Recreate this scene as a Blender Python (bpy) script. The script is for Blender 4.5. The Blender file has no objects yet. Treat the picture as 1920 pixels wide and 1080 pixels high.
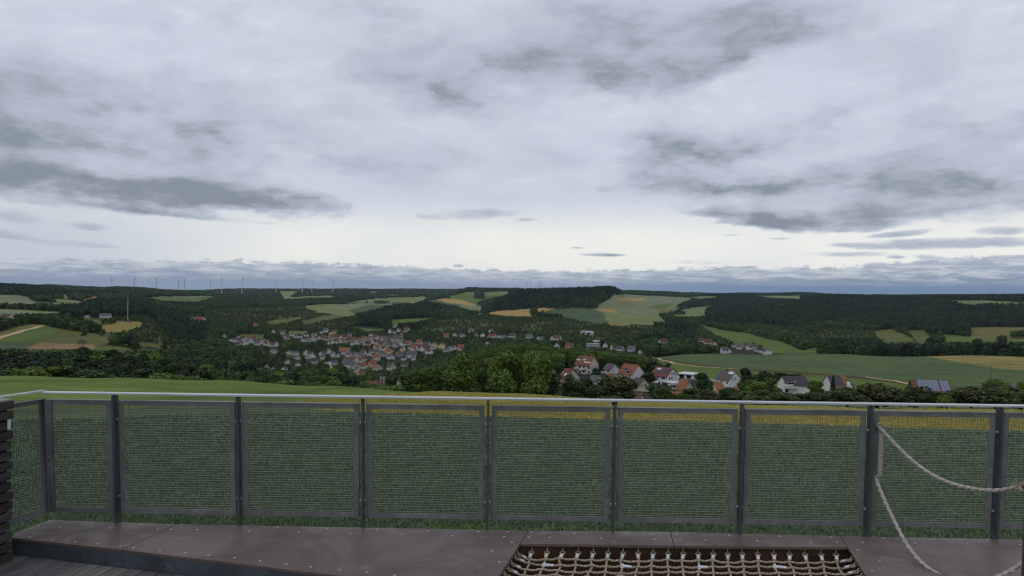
import bpy, math, random
import numpy as np
from mathutils import Vector, Matrix

# ------------------------------------------------------------------ camera, sky, sun, exposure
S = bpy.context.scene
EYE = 1.924                      # eye height above the platform boards (boards are z = 0)
FPX, CX, CY = 1332.0, 960.0, 540.0   # focal length and centre of the photograph in its own pixels
ROLL, PITCH = 0.0103, 0.0008
cr, sr, cp, sp = math.cos(ROLL), math.sin(ROLL), math.cos(PITCH), math.sin(PITCH)
FWD = np.array([0, cp, sp]); U0 = np.array([0, -sp, cp]); R0 = np.array([1.0, 0, 0])
RGT = cr*R0 + sr*U0; UPV = -sr*R0 + cr*U0
cam = bpy.data.cameras.new('camera'); cam_o = bpy.data.objects.new('camera', cam)
S.collection.objects.link(cam_o); S.camera = cam_o
cam.sensor_width = 36; cam.lens = FPX/1920*36; cam.clip_start = 0.05; cam.clip_end = 60000
cam_o.matrix_world = Matrix([(RGT[0], UPV[0], -FWD[0], 0), (RGT[1], UPV[1], -FWD[1], 0),
                             (RGT[2], UPV[2], -FWD[2], EYE), (0, 0, 0, 1)])
S.view_settings.view_transform = 'Standard'; S.view_settings.look = 'None'
S.view_settings.exposure = 0.0; S.view_settings.gamma = 1
S.cycles.max_bounces = 5; S.cycles.diffuse_bounces = 3; S.cycles.glossy_bounces = 2
S.cycles.transmission_bounces = 2; S.cycles.volume_bounces = 0; S.cycles.transparent_max_bounces = 4
S.cycles.caustics_reflective = False; S.cycles.caustics_refractive = False
S.cycles.filter_width = 1.2
HAZE_D = 1.7e-5
SUN_EL, SUN_AZ = math.radians(52), math.radians(-130)    # hidden high behind the cloud, over the left shoulder

def ray(px, py):
    d = FWD + (px-CX)/FPX*RGT - (py-CY)/FPX*UPV
    return d/np.linalg.norm(d)
def proj(P):
    P = np.asarray(P, float) - np.array([0, 0, EYE])
    z = np.maximum(P @ FWD, 1e-3)
    return CX + FPX*(P @ RGT)/z, CY - FPX*(P @ UPV)/z
def atz(px, py, z=0.0):                       # point of the horizontal plane z under a pixel
    d = ray(px, py); t = (z-EYE)/d[2]
    return np.array([d[0]*t, d[1]*t, z])
def aty(px, py, y):                           # point at depth y under a pixel
    d = ray(px, py); t = y/d[1]
    return np.array([d[0]*t, y, EYE+d[2]*t])
def azel(px, py):
    d = ray(px, py); return math.atan2(d[0], d[1]), math.asin(d[2])

class NT:
    def __init__(s, nt): s.t = nt
    def n(s, kind, **k):
        nd = s.t.nodes.new(kind)
        for a, v in k.items(): setattr(nd, a, v)
        return nd
    def l(s, a, b): s.t.links.new(a, b)
    def m(s, op, a, b=None, c=None, clamp=False):
        nd = s.n('ShaderNodeMath', operation=op); nd.use_clamp = clamp
        for i, v in enumerate((a, b, c)):
            if v is None: continue
            if isinstance(v, (int, float)): nd.inputs[i].default_value = v
            else: s.l(v, nd.inputs[i])
        return nd.outputs[0]
    def vm(s, op, a, b=None):
        nd = s.n('ShaderNodeVectorMath', operation=op)
        for i, v in enumerate((a, b)):
            if v is None: continue
            if isinstance(v, (tuple, list)): nd.inputs[i].default_value = v
            else: s.l(v, nd.inputs[i])
        return nd
    def noise(s, vec, scale, detail=4, rough=.55, dist=0.0, out=0):
        nd = s.n('ShaderNodeTexNoise'); nd.inputs['Scale'].default_value = scale
        nd.inputs['Detail'].default_value = detail; nd.inputs['Roughness'].default_value = rough
        nd.inputs['Distortion'].default_value = dist
        if vec is not None: s.l(vec, nd.inputs['Vector'])
        return nd.outputs[out]
    def ss(s, x, a, b, lo=0.0, hi=1.0):
        nd = s.n('ShaderNodeMapRange', interpolation_type='SMOOTHSTEP')
        s.l(x, nd.inputs[0]); nd.inputs[1].default_value = a; nd.inputs[2].default_value = b
        nd.inputs[3].default_value = lo; nd.inputs[4].default_value = hi
        return nd.outputs[0]
    def mix(s, f, a, b, mode='MIX'):
        nd = s.n('ShaderNodeMix', data_type='RGBA', blend_type=mode)
        for i, v in ((0, f), (6, a), (7, b)):
            if isinstance(v, (int, float)): nd.inputs[i].default_value = v
            elif isinstance(v, (tuple, list)): nd.inputs[i].default_value = tuple(v)+(1,)*(4-len(v))
            else: s.l(v, nd.inputs[i])
        return nd.outputs[2]

def lin(r, g, b):
    return tuple(((c/255)/12.92 if c <= 10.3 else ((c/255+.055)/1.055)**2.4) for c in (r, g, b))

world = bpy.data.worlds.new("World"); S.world = world; world.use_nodes = True
w = NT(world.node_tree); w.t.nodes.clear()
WS = 0.1
def sky_nodes():
    tc = w.n('ShaderNodeTexCoord'); D = tc.outputs['Generated']
    sx = w.n('ShaderNodeSeparateXYZ'); w.l(D, sx.inputs[0])
    az = w.m('ARCTAN2', sx.outputs[0], sx.outputs[1])
    el = w.m('ARCSINE', sx.outputs[2])
    P = w.n('ShaderNodeCombineXYZ'); w.l(az, P.inputs[0]); w.l(el, P.inputs[1]); P = P.outputs[0]
    # noise coordinates, stretched sideways towards the horizon like a real cloud sheet
    zz = w.m('ADD', w.m('MAXIMUM', sx.outputs[2], 0.0), 0.11)
    C = w.n('ShaderNodeCombineXYZ')
    w.l(w.m('DIVIDE', sx.outputs[0], zz), C.inputs[0]); w.l(w.m('DIVIDE', sx.outputs[1], zz), C.inputs[1]); C = C.outputs[0]
    # warp of (azimuth, elevation)
    q = w.vm('MULTIPLY', P, (3.0, 8.0, 1)).outputs[0]
    w1 = w.noise(q, 1.6, 7, .6, out=1)
    w2 = w.noise(q, 7.0, 5, .65, out=1)
    def cen(c, k): return w.vm('MULTIPLY', w.vm('SUBTRACT', c, (.5, .5, .5)).outputs[0], k).outputs[0]
    Pw = w.vm('ADD', w.vm('ADD', P, cen(w1, (.20, .055, 0))).outputs[0], cen(w2, (.045, .022, 0))).outputs[0]
    Ps = w.vm('ADD', P, cen(w2, (.02, .006, 0))).outputs[0]
    def blob(px, py, rx, ry, amp, tilt=0, sharp=False):
        a0, e0 = azel(px, py); k = 1/FPX
        t = math.radians(tilt) + ROLL; c_, s_ = math.cos(t), math.sin(t)
        sa = max(math.cos(a0), .2); rx_, ry_ = rx*k*sa*sa, ry*k*sa
        A = (c_/rx_, -s_/rx_, 0); B = (s_/ry_, c_/ry_, 0)
        v = Ps if sharp else Pw
        q1 = w.m('SUBTRACT', w.vm('DOT_PRODUCT', v, A).outputs['Value'], A[0]*a0+A[1]*e0)
        q2 = w.m('SUBTRACT', w.vm('DOT_PRODUCT', v, B).outputs['Value'], B[0]*a0+B[1]*e0)
        d2 = w.m('MULTIPLY_ADD', q1, q1, w.m('MULTIPLY', q2, q2))
        g = w.m('SUBTRACT', 1.0, w.m('MULTIPLY', d2, .32 if not sharp else .8), clamp=True)
        g = w.m('MULTIPLY', w.m('MULTIPLY', g, g), amp); return g, w.m('MULTIPLY', g, q2)
    acc = sha = None
    for b in BLOBS:
        g, h_ = blob(*b)
        acc, sha = (g, h_) if acc is None else (w.m('ADD', acc, g), w.m('ADD', sha, h_))
    fb = w.noise(C, 1.1, 8, .6, .2)
    q3 = w.vm('MULTIPLY', Pw, (4.0, 9.0, 1)).outputs[0]
    fb2 = w.noise(q3, 1.7, 8, .52, .15)
    fb3 = w.noise(w.vm('MULTIPLY', P, (10, 26, 1)).outputs[0], 2.0, 8, .60, .2)
    rag = w.m('ADD', w.m('MULTIPLY', w.m('SUBTRACT', fb2, .5), 1.25), w.m('MULTIPLY', w.m('SUBTRACT', fb3, .5), .55))
    rag = w.m('MULTIPLY', w.m('MULTIPLY', rag, w.ss(acc, 0.0, .35, .0, 1.0)), w.ss(el, .12, .30, 1.0, .42))
    accs = w.m('DIVIDE', acc, w.m('MULTIPLY_ADD', acc, .85, 1.0))
    dark = w.m('ADD', accs, rag)
    dark = w.m('MULTIPLY', w.m('MAXIMUM', w.m('SUBTRACT', dark, .03), 0.0), 1.25)
    # loose background sheet of cloud
    sheet = w.m('MULTIPLY', w.ss(w.m('ADD', w.m('MULTIPLY', fb, .3), w.m('MULTIPLY', fb2, .7)), .40, .68), .34)
    high = w.ss(el, .085, .19)
    dark = w.m('ADD', dark, w.m('MULTIPLY', sheet, high))
    dark = w.m('MULTIPLY', dark, w.m('SUBTRACT', 1.0, w.m('MULTIPLY', w.m('MAXIMUM', w.m('MINIMUM', sha, .8), -.5), .55)))
    dark = w.m('MINIMUM', w.m('MULTIPLY', dark, w.m('MULTIPLY_ADD', fb3, .3, .85)), 1.25)
    # light sky behind the cloud: pale blue-grey above, cream strip low down
    base = w.mix(w.ss(el, .065, .135), LOWC, MIDC)
    # the strip is duller on the left
    base = w.mix(w.m('MULTIPLY', w.ss(az, -.25, -.62), w.ss(el, .16, .05)), base, lin(196, 205, 216))
    base = w.mix(w.ss(el, .13, .30), base, HIGHC)
    veil = w.m('MULTIPLY', w.noise(w.vm('MULTIPLY', Pw, (3, 3.6, 1)).outputs[0], 1.6, 6, .6), .5)
    base = w.mix(w.m('MULTIPLY', w.ss(veil, .2, .38), .35), base, lin(200, 211, 227))
    base = w.mix(w.m('MULTIPLY', w.m('MULTIPLY', w.ss(fb3, .52, .74), .6), w.ss(el, .09, .16)), base, lin(222, 228, 238))
    base = w.mix(w.m('MULTIPLY', w.m('MULTIPLY', w.ss(fb3, .50, .30), .45), w.ss(el, .09, .16)), base, lin(190, 199, 213))
    col = w.mix(w.ss(dark, 0.0, .55), base, lin(186, 194, 208))
    col = w.mix(w.ss(dark, .40, 1.15), col, lin(134, 144, 156))
    # low bank on the horizon
    bt = w.n('ShaderNodeFloatCurve'); w.l(w.m('MULTIPLY_ADD', az, 1/1.4, .5), bt.inputs[1])
    cm = bt.mapping.curves[0]
    pts = [(-.70, 478), (-.62, 482), (-.45, 487), (-.25, 492), (-.05, 504), (.12, 507), (.27, 500), (.42, 500), (.52, 488), (.60, 478), (.7, 474)]
    for i, (a, y) in enumerate(pts):
        xx = CX+FPX*math.tan(a); e = azel(xx, y)[1]
        loc = (a/1.4+.5, e*10)
        if i == 0: cm.points[0].location = loc
        elif i == 1: cm.points[1].location = loc
        else: cm.points.new(*loc)
    bt.mapping.update()
    top = w.m('MULTIPLY', bt.outputs[0], .1)
    nb = w.noise(w.vm('MULTIPLY', P, (30, 60, 1)).outputs[0], 1.5, 7, .62)
    nb2 = w.noise(w.vm('MULTIPLY', P, (22, 150, 1)).outputs[0], 1.2, 7, .65, .3)
    nb3 = w.noise(w.vm('MULTIPLY', P, (5, 95, 1)).outputs[0], 1.0, 4, .6)
    rel = w.m('SUBTRACT', w.m('MULTIPLY_ADD', w.m('SUBTRACT', nb, .5), .024, top), el)   # > 0 inside the bank
    inside = w.ss(rel, -.001, .003)
    bank = w.mix(w.ss(rel, .001, .028), lin(190, 199, 211), lin(140, 154, 178))
    bank = w.mix(w.m('MULTIPLY', w.ss(az, .0, .4), w.ss(el, .022, .004)), bank, lin(112, 134, 170))
    bank = w.mix(w.m('MULTIPLY', w.m('MULTIPLY', w.ss(nb2, .42, .66), .8), w.ss(el, .004, .02)), bank, lin(205, 211, 219))
    bank = w.mix(w.m('MULTIPLY', w.m('MULTIPLY', w.ss(nb2, .55, .38), .5), w.ss(el, .004, .02)), bank, lin(142, 154, 172))
    bank = w.mix(w.m('MULTIPLY', w.m('MULTIPLY', w.ss(nb3, .5, .75), .5), w.ss(el, .0, .012)), bank, lin(120, 131, 152))
    col = w.mix(inside, col, bank)
    col = w.mix(w.ss(el, .0, -.05), col, lin(90, 100, 100))
    return col
BLOBS = [ # px, py, rx, ry, strength, tilt (down to the right), sharp
 (100,326,260,48,1.7,2),(290,345,170,36,.85,4),(60,310,160,40,.5,0),(470,362,130,30,.55,10),(560,362,90,14,.35,8,True),(520,385,90,16,.35,4),
 (50,232,150,46,1.1,8),(150,262,60,22,.35,15),(250,205,270,70,.55,0),(420,205,100,60,.25),(560,290,120,36,.20),(300,272,160,26,.25,6),(150,130,160,30,.2,12),
 (280,396,280,9,.75,3.2,True),(60,380,90,7,.3,2,True),(40,408,90,16,.70,4,True),(160,424,66,11,.6,2,True),(225,415,14,6,.25,0,True),
 (20,440,60,12,.65,4,True),(140,457,110,9,.55,2,True),
 (790,145,120,40,.58,6),(700,85,130,46,.28,22),(900,110,190,50,.30,-2),(640,8,150,22,.16),
 (1190,80,260,66,.52,-6),(1080,105,130,60,.35),(1390,35,240,50,.25,-10),(1300,110,120,40,.35,-20),(1560,20,170,34,.35,-16),(1010,35,140,50,.25),(1230,20,260,40,.25),
 (1400,338,160,20,1.3,-5),(1330,275,180,36,.42,-4),(1460,235,190,28,.42,-14),(1300,320,140,25,.3,-6),(1250,262,90,30,.2),
 (1520,402,165,20,1.2,0),(1470,415,90,14,.5,0,True),(1640,375,220,40,.60,-5),(1630,420,100,11,.6,0,True),(1770,330,190,36,.45,-8),(1560,340,160,30,.35,-6),
 (1840,265,140,28,.72,-12),(1800,305,160,30,.35,-10),(1880,385,130,28,.70,-4),(1330,398,70,11,.5,0,True),(1280,380,80,15,.3),(1700,262,120,30,.25,-10),(1890,330,80,30,.3),
 (1810,455,250,13,.75,0,True),(1640,462,110,8,.6,3,True),(1590,476,110,7,.5,0,True),(1690,438,80,8,.65,-6,True),(1880,432,70,11,.7,0,True),(1600,432,60,6,.4,0,True),
 (1910,490,56,13,.95,-4,True),(1745,483,48,8,.7,6,True),(1677,482,24,5,.7,0,True),(1645,498,34,9,.6,0,True),(1340,492,150,6,.35,1,True),(1740,497,70,9,.5,0,True),
 (1129,478,50,4,1.1,0,True),(859,498,13,4,.9,0,True),(1083,465,14,2.5,.5,0,True),(1182,405,26,6,.55,0,True),(860,402,100,13,.5,-2,True),(930,398,50,9,.35,0,True),(800,408,40,7,.3,0,True),
 (1370,441,26,3,.5,0,True),(1460,447,26,3,.6,0,True),(1125,355,30,8,.25,0,True),(1240,380,34,9,.25,0,True),(990,412,30,4,.3,0,True),
 (980,330,300,120,.12),(760,330,160,100,.08)]
LOWC, MIDC, HIGHC = lin(243, 243, 238), lin(205, 213, 226), lin(208, 215, 229)
colr = sky_nodes()
nish = w.n('ShaderNodeTexSky', sky_type='NISHITA'); nish.sun_disc = False
nish.sun_elevation = SUN_EL; nish.sun_rotation = SUN_AZ
cloudc = w.vm('SCALE', colr); cloudc.inputs['Scale'].default_value = 1/WS
mx = w.mix(0.96, nish.outputs[0], cloudc.outputs[0])
bg = w.n('ShaderNodeBackground'); bg.inputs[1].default_value = WS
w.l(mx, bg.inputs[0]); wo = w.n('ShaderNodeOutputWorld'); w.l(bg.outputs[0], wo.inputs[0])
world.cycles.sampling_method = 'MANUAL'; world.cycles.sample_map_resolution = 512

sun = bpy.data.lights.new('sun', 'SUN'); sun.energy = 0.6; sun.angle = math.radians(25); sun.color = (1, .96, .9)
sun_o = bpy.data.objects.new('sun', sun); S.collection.objects.link(sun_o)
sd = Vector((math.sin(SUN_AZ)*math.cos(SUN_EL), math.cos(SUN_AZ)*math.cos(SUN_EL), math.sin(SUN_EL)))
sun_o.rotation_euler = sd.to_track_quat('Z', 'Y').to_euler(); sun_o.location = (0, 0, 60)

# ------------------------------------------------------------------ helpers
COL = S.collection
def tag(o, label=None, cat=None, group=None, kind=None):
    if label: o['label'] = label
    if cat: o['category'] = cat
    if group: o['group'] = group
    if kind: o['kind'] = kind
    return o
def empty(name, loc=(0, 0, 0), rz=0.0, **k):
    o = bpy.data.objects.new(name, None); COL.objects.link(o); o.location = loc; o.rotation_euler[2] = rz
    o.empty_display_size = .2
    return tag(o, **k)
class MB:
    def __init__(s): s.v, s.f, s.mi = [], [], []
    def add(s, vs, fs, mi=0):
        b = len(s.v); s.v += [tuple(map(float, p)) for p in vs]; s.f += [tuple(b+i for i in f) for f in fs]; s.mi += [mi]*len(fs)
        return s
    def box(s, c, d, rz=0.0, mi=0):
        cx, cy, cz = c; dx, dy, dz = d[0]/2, d[1]/2, d[2]/2; c_, s_ = math.cos(rz), math.sin(rz)
        vs = [(cx+x*c_-y*s_, cy+x*s_+y*c_, cz+z) for z in (-dz, dz) for x, y in ((-dx, -dy), (dx, -dy), (dx, dy), (-dx, dy))]
        return s.add(vs, [(3, 2, 1, 0), (4, 5, 6, 7), (0, 1, 5, 4), (1, 2, 6, 5), (2, 3, 7, 6), (3, 0, 4, 7)], mi)
    def bb(s, x0, x1, y0, y1, z0, z1, mi=0): return s.box(((x0+x1)/2, (y0+y1)/2, (z0+z1)/2), (x1-x0, y1-y0, z1-z0), mi=mi)
    def prism(s, poly, z0, z1, mi=0):
        n = len(poly); vs = [(p[0], p[1], z0) for p in poly]+[(p[0], p[1], z1) for p in poly]
        return s.add(vs, [tuple(range(n-1, -1, -1)), tuple(range(n, 2*n))]+[(i, (i+1) % n, n+(i+1) % n, n+i) for i in range(n)], mi)
    def tube(s, pts, r, n=8, lobes=0, twist=0.0, caps=True, mi=0, squash=1.0):
        pts = [Vector(p) for p in pts]; N = len(pts); rr = r if hasattr(r, '__len__') else [r]*N
        up = Vector((0, 0, 1)); vs = []; L = 0.0; prev = None
        for i, p in enumerate(pts):
            t = (pts[min(i+1, N-1)]-pts[max(i-1, 0)]).normalized()
            if prev is None:
                a = t.cross(up);
                if a.length < 1e-3: a = t.cross(Vector((1, 0, 0)))
                a.normalize()
            else:
                a = prev - t*prev.dot(t); a.normalize()
            prev = a; b = t.cross(a)
            if i: L += (p-pts[i-1]).length
            for k in range(n):
                th = 2*math.pi*k/n; q = rr[i]*(1+(.22*math.cos(lobes*th+L*twist) if lobes else 0))
                vs.append(p+a*(math.cos(th)*q)+b*(math.sin(th)*q*squash))
        fs = [(i*n+k, i*n+(k+1) % n, (i+1)*n+(k+1) % n, (i+1)*n+k) for i in range(N-1) for k in range(n)]
        if caps: fs += [tuple(range(n-1, -1, -1)), tuple(range((N-1)*n, N*n))]
        return s.add(vs, fs, mi)
    def build(s, name, mats, parent=None, smooth=False, loc=None):
        me = bpy.data.meshes.new(name); me.from_pydata(s.v, [], s.f)
        if not isinstance(mats, (list, tuple)): mats = [mats]
        for m in mats: me.materials.append(m)
        if len(mats) > 1: me.polygons.foreach_set('material_index', s.mi)
        if smooth: me.polygons.foreach_set('use_smooth', [True]*len(me.polygons))
        me.validate(); me.update()
        o = bpy.data.objects.new(name, me); COL.objects.link(o)
        if parent is not None: o.parent = parent
        if loc is not None: o.location = loc
        return o
def copy_tree(o, parent=None):
    c = o.copy(); COL.objects.link(c); c.parent = parent
    for ch in KIDS.get(o.name, ()): copy_tree(ch, c)
    return c
KIDS = {}
def index_kids():
    KIDS.clear()
    for o in COL.objects:
        if o.parent: KIDS.setdefault(o.parent.name, []).append(o)

MATS = {}
def mat(name, col, rough=.7, var=.25, scale=3.0, metal=0.0, col2=None, bump=0.0, obj_rand=0.0, spec=.3, coord='Object', stretch=(1, 1, 1), detail=5, dirt=0.0):
    if name in MATS: return MATS[name]
    m = bpy.data.materials.new(name); m.use_nodes = True; t = NT(m.node_tree)
    p = m.node_tree.nodes['Principled BSDF']
    tc = t.n('ShaderNodeTexCoord'); v = t.vm('MULTIPLY', tc.outputs[coord], stretch).outputs[0]
    nz = t.noise(v, scale, detail, .6)
    c2 = col2 or tuple(c*(1-var) for c in col)
    c1 = col if col2 else tuple(min(1, c*(1+var)) for c in col)
    c = t.mix(t.ss(nz, .3, .7), c2, c1)
    if obj_rand:
        oi = t.n('ShaderNodeObjectInfo'); hs = t.n('ShaderNodeHueSaturation')
        t.l(t.m('MULTIPLY_ADD', oi.outputs['Random'], obj_rand, 1-obj_rand/2), hs.inputs['Value'])
        t.l(t.m('MULTIPLY_ADD', t.m('FRACT', t.m('MULTIPLY', oi.outputs['Random'], 7.31)), .045, .478), hs.inputs['Hue'])
        t.l(c, hs.inputs['Color']); c = hs.outputs[0]
    if dirt:      # scuffs, water stains and dust
        d1 = t.noise(tc.outputs[coord], 5.0, 8, .7, .6); d2 = t.noise(tc.outputs[coord], 1.3, 6, .6, 1.2); d3 = t.noise(t.vm('MULTIPLY', tc.outputs[coord], (3, 40, 3)).outputs[0], 3.0, 4, .6)
        c = t.mix(t.m('MULTIPLY', t.ss(d1, .54, .72), dirt), c, tuple(min(1, x*1.9+.02) for x in col))
        c = t.mix(t.m('MULTIPLY', t.ss(d2, .52, .60), dirt*.8), c, tuple(x*.55 for x in col)); c = t.mix(t.m('MULTIPLY', t.ss(d3, .60, .72), dirt*.7), c, tuple(min(1, x*1.6) for x in col))
        t.l(t.ss(d2, .35, .65, rough-.16, rough+.14), p.inputs['Roughness'])
    t.l(c, p.inputs['Base Color']); p.inputs['Roughness'].default_value = rough
    p.inputs['Metallic'].default_value = metal; p.inputs['Specular IOR Level'].default_value = spec
    if bump:
        b = t.n('ShaderNodeBump'); b.inputs['Strength'].default_value = bump; b.inputs['Distance'].default_value = .01
        t.l(t.noise(v, scale*6, 4, .6), b.inputs['Height']); t.l(b.outputs[0], p.inputs['Normal'])
    MATS[name] = m; return m
# ------------------------------------------------------------------ terrain: one height field, heights in metres against distance and bearing
TX = [-300, 0, 200, 400, 600, 800, 960, 1150, 1350, 1600, 1920, 2250]
TD = [3, 12, 32, 60, 120, 160, 220, 350, 550, 800, 1000, 1250, 1600, 2100, 2800, 3600, 4600, 6000, 8000, 12000, 25000, 45000]
TZ = [
 [-4.1]*12, [-4.3]*12, [-5.8]*12,
 [-8.8, -9.0, -9.1, -9.2, -9.4, -9.6, -9.7, -9.9, -10.1, -10.2, -10.3, -10.3],
 [-15.8, -15.9, -16.0, -16.3, -17.0, -17.8, -18.0, -18.8, -19.3, -19.8, -19.9, -19.9],
 [-24, -24, -24, -25, -25.5, -26, -26, -26.3, -26, -25.8, -25.9, -26],
 [-36, -36, -36, -38, -38, -37, -36, -35.5, -34.9, -34.7, -34.8, -34.8],
 [-50, -50, -50, -60, -64, -54, -46, -46, -52, -53, -54, -54],
 [-60, -60, -62, -80, -90, -73, -55, -58, -59, -63.5, -64, -64],
 [-67, -66, -65, -104, -112, -100, -86, -80, -74, -71.5, -72, -73],
 [-67, -66, -65, -103, -113, -112, -105, -96, -86, -88, -88, -88],
 [-67, -66, -62, -100, -112, -111, -106, -97, -99, -102, -96, -92],
 [-61, -60, -61, -94, -111, -108, -103, -92, -106, -112, -105, -104],
 [-57, -57, -60, -95, -106, -98, -89, -90, -105, -110, -108, -106],
 [-48, -48, -59, -89, -96, -92, -88, -82, -98, -102, -105, -105],
 [-35, -35, -54, -84, -90, -85, -82, -70, -92, -92, -86, -80],
 [-30, -32, -53, -82, -84, -79, -72, -58, -86, -74, -62, -55],
 [-30, -32, -58, -88, -80, -75, -66, -52, -70, -54, -38, -30],
 [-60, -60, -75, -84, -78, -66, -60, -54, -56, -50, -32, -30],
 [-92]*12, [-160]*12, [-300]*12]
TA = np.array([math.atan2(*(ray(x, 545)[:2])) for x in TX]); TL = np.log(np.array(TD, float)); TZ = np.array(TZ, float)
TZ = TZ*(1-(1-np.cos(TA))[None, :]*np.clip((np.array(TD)-14)/36, 0, 1)[:, None])
def cr1(xs, ys, x):      # smooth interpolation along axis 0 of ys (monotone-ish hermite)
    xs = np.asarray(xs); x = np.clip(x, xs[0], xs[-1]); i = np.clip(np.searchsorted(xs, x)-1, 0, len(xs)-2)
    h = np.diff(xs); sl = np.diff(ys, axis=0)/h[:, None]
    m = np.zeros_like(ys); m[1:-1] = (sl[:-1]+sl[1:])/2; m[0] = sl[0]; m[-1] = sl[-1]
    lim = np.minimum(abs(sl[:-1]), abs(sl[1:]))*2.2
    m[1:-1] = np.clip(m[1:-1], -lim, lim)
    return i, (x-xs[i])/h[i], h[i], m
_, _, _, TM = cr1(TL, TZ, TL[:1])
def base_h(az, d):
    az = np.asarray(az, float); d = np.asarray(d, float); L = np.log(np.maximum(d, 3.0))
    L = np.clip(L, TL[0], TL[-1]); i = np.clip(np.searchsorted(TL, L)-1, 0, len(TL)-2)
    h = TL[i+1]-TL[i]; t = (L-TL[i])/h
    a = np.clip(az, TA[0], TA[-1]); j = np.clip(np.searchsorted(TA, a)-1, 0, len(TA)-2)
    u = (a-TA[j])/(TA[j+1]-TA[j]); u = u*u*(3-2*u)
    def row(A, r): return A[r, j]*(1-u)+A[r, j+1]*u
    y0, y1, m0, m1 = row(TZ, i), row(TZ, i+1), row(TM, i), row(TM, i+1)
    t2, t3 = t*t, t*t*t
    return y0*(2*t3-3*t2+1)+m0*h*(t3-2*t2+t)+y1*(-2*t3+3*t2)+m1*h*(t3-t2)
def vnoise(x, y, seed=0):
    xi, yi = np.floor(x), np.floor(y); fx, fy = x-xi, y-yi; fx = fx*fx*(3-2*fx); fy = fy*fy*(3-2*fy)
    def hsh(a, b):
        n = (a*127.1+b*311.7+seed*74.7) % 10007.0; s_ = np.sin(n)*43758.5453; return s_-np.floor(s_)
    return (hsh(xi, yi)*(1-fx)+hsh(xi+1, yi)*fx)*(1-fy)+(hsh(xi, yi+1)*(1-fx)+hsh(xi+1, yi+1)*fx)*fy
BUMPS = [ # px centre, half width px, edge px, distance, sigma, height
 (1060, 85, 60, 3120, 330, 73), (925, 45, 40, 5000, 700, 66), (10, 80, 70, 3700, 500, 12), (300, 60, 90, 4700, 600, 20),
 (1290, 110, 60, 5600, 700, 32), (1780, 230, 160, 4000, 900, 42), (1600, 60, 60, 3700, 600, 6), 
 (1450, 60, 60, 8000, 900, 20), (650, 200, 120, 7600, 900, 34), (150, 60, 50, 7000, 900, 20)]
def H(az, d):
    z = base_h(az, d); px = CX+FPX*np.tan(np.clip(az, -1.2, 1.2))
    for c, hw, ed, dd, sg, hh in BUMPS:
        e = np.clip((hw+ed-abs(px-c))/ed, 0, 1); e = e*e*(3-2*e)
        z = z+hh*e*np.exp(-((d-dd)/sg)**2)
    x, y = d*np.sin(az), d*np.cos(az)
    k = np.clip((d-700)/1800, 0, 1)
    z = z+k*((vnoise(x/420, y/420, 1)-.5)*14+(vnoise(x/150, y/150, 2)-.5)*5)
    k2 = np.clip((d-150)/300, 0, 1)*(1-k)
    z = z+k2*(vnoise(x/60, y/60, 3)-.5)*2.5
    return z+EYE
def gz(x, y): return float(H(np.arctan2(x, y), np.hypot(x, y)))
MARCH = np.exp(np.linspace(math.log(6), math.log(14000), 2600))
def ground(px, py, dmin=6.0):      # where the sight line through a pixel of the photograph meets the ground
    d = ray(px, py); hz = math.hypot(d[0], d[1]); a = math.atan2(d[0], d[1]); m = MARCH[MARCH > dmin]
    below = (EYE+m*d[2]/hz) < H(np.full(len(m), a), m)
    k = int(np.argmax(below)) if below.any() else len(m)-1
    r = m[k]; return np.array([r*math.sin(a), r*math.cos(a), gz(r*math.sin(a), r*math.cos(a))])

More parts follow.
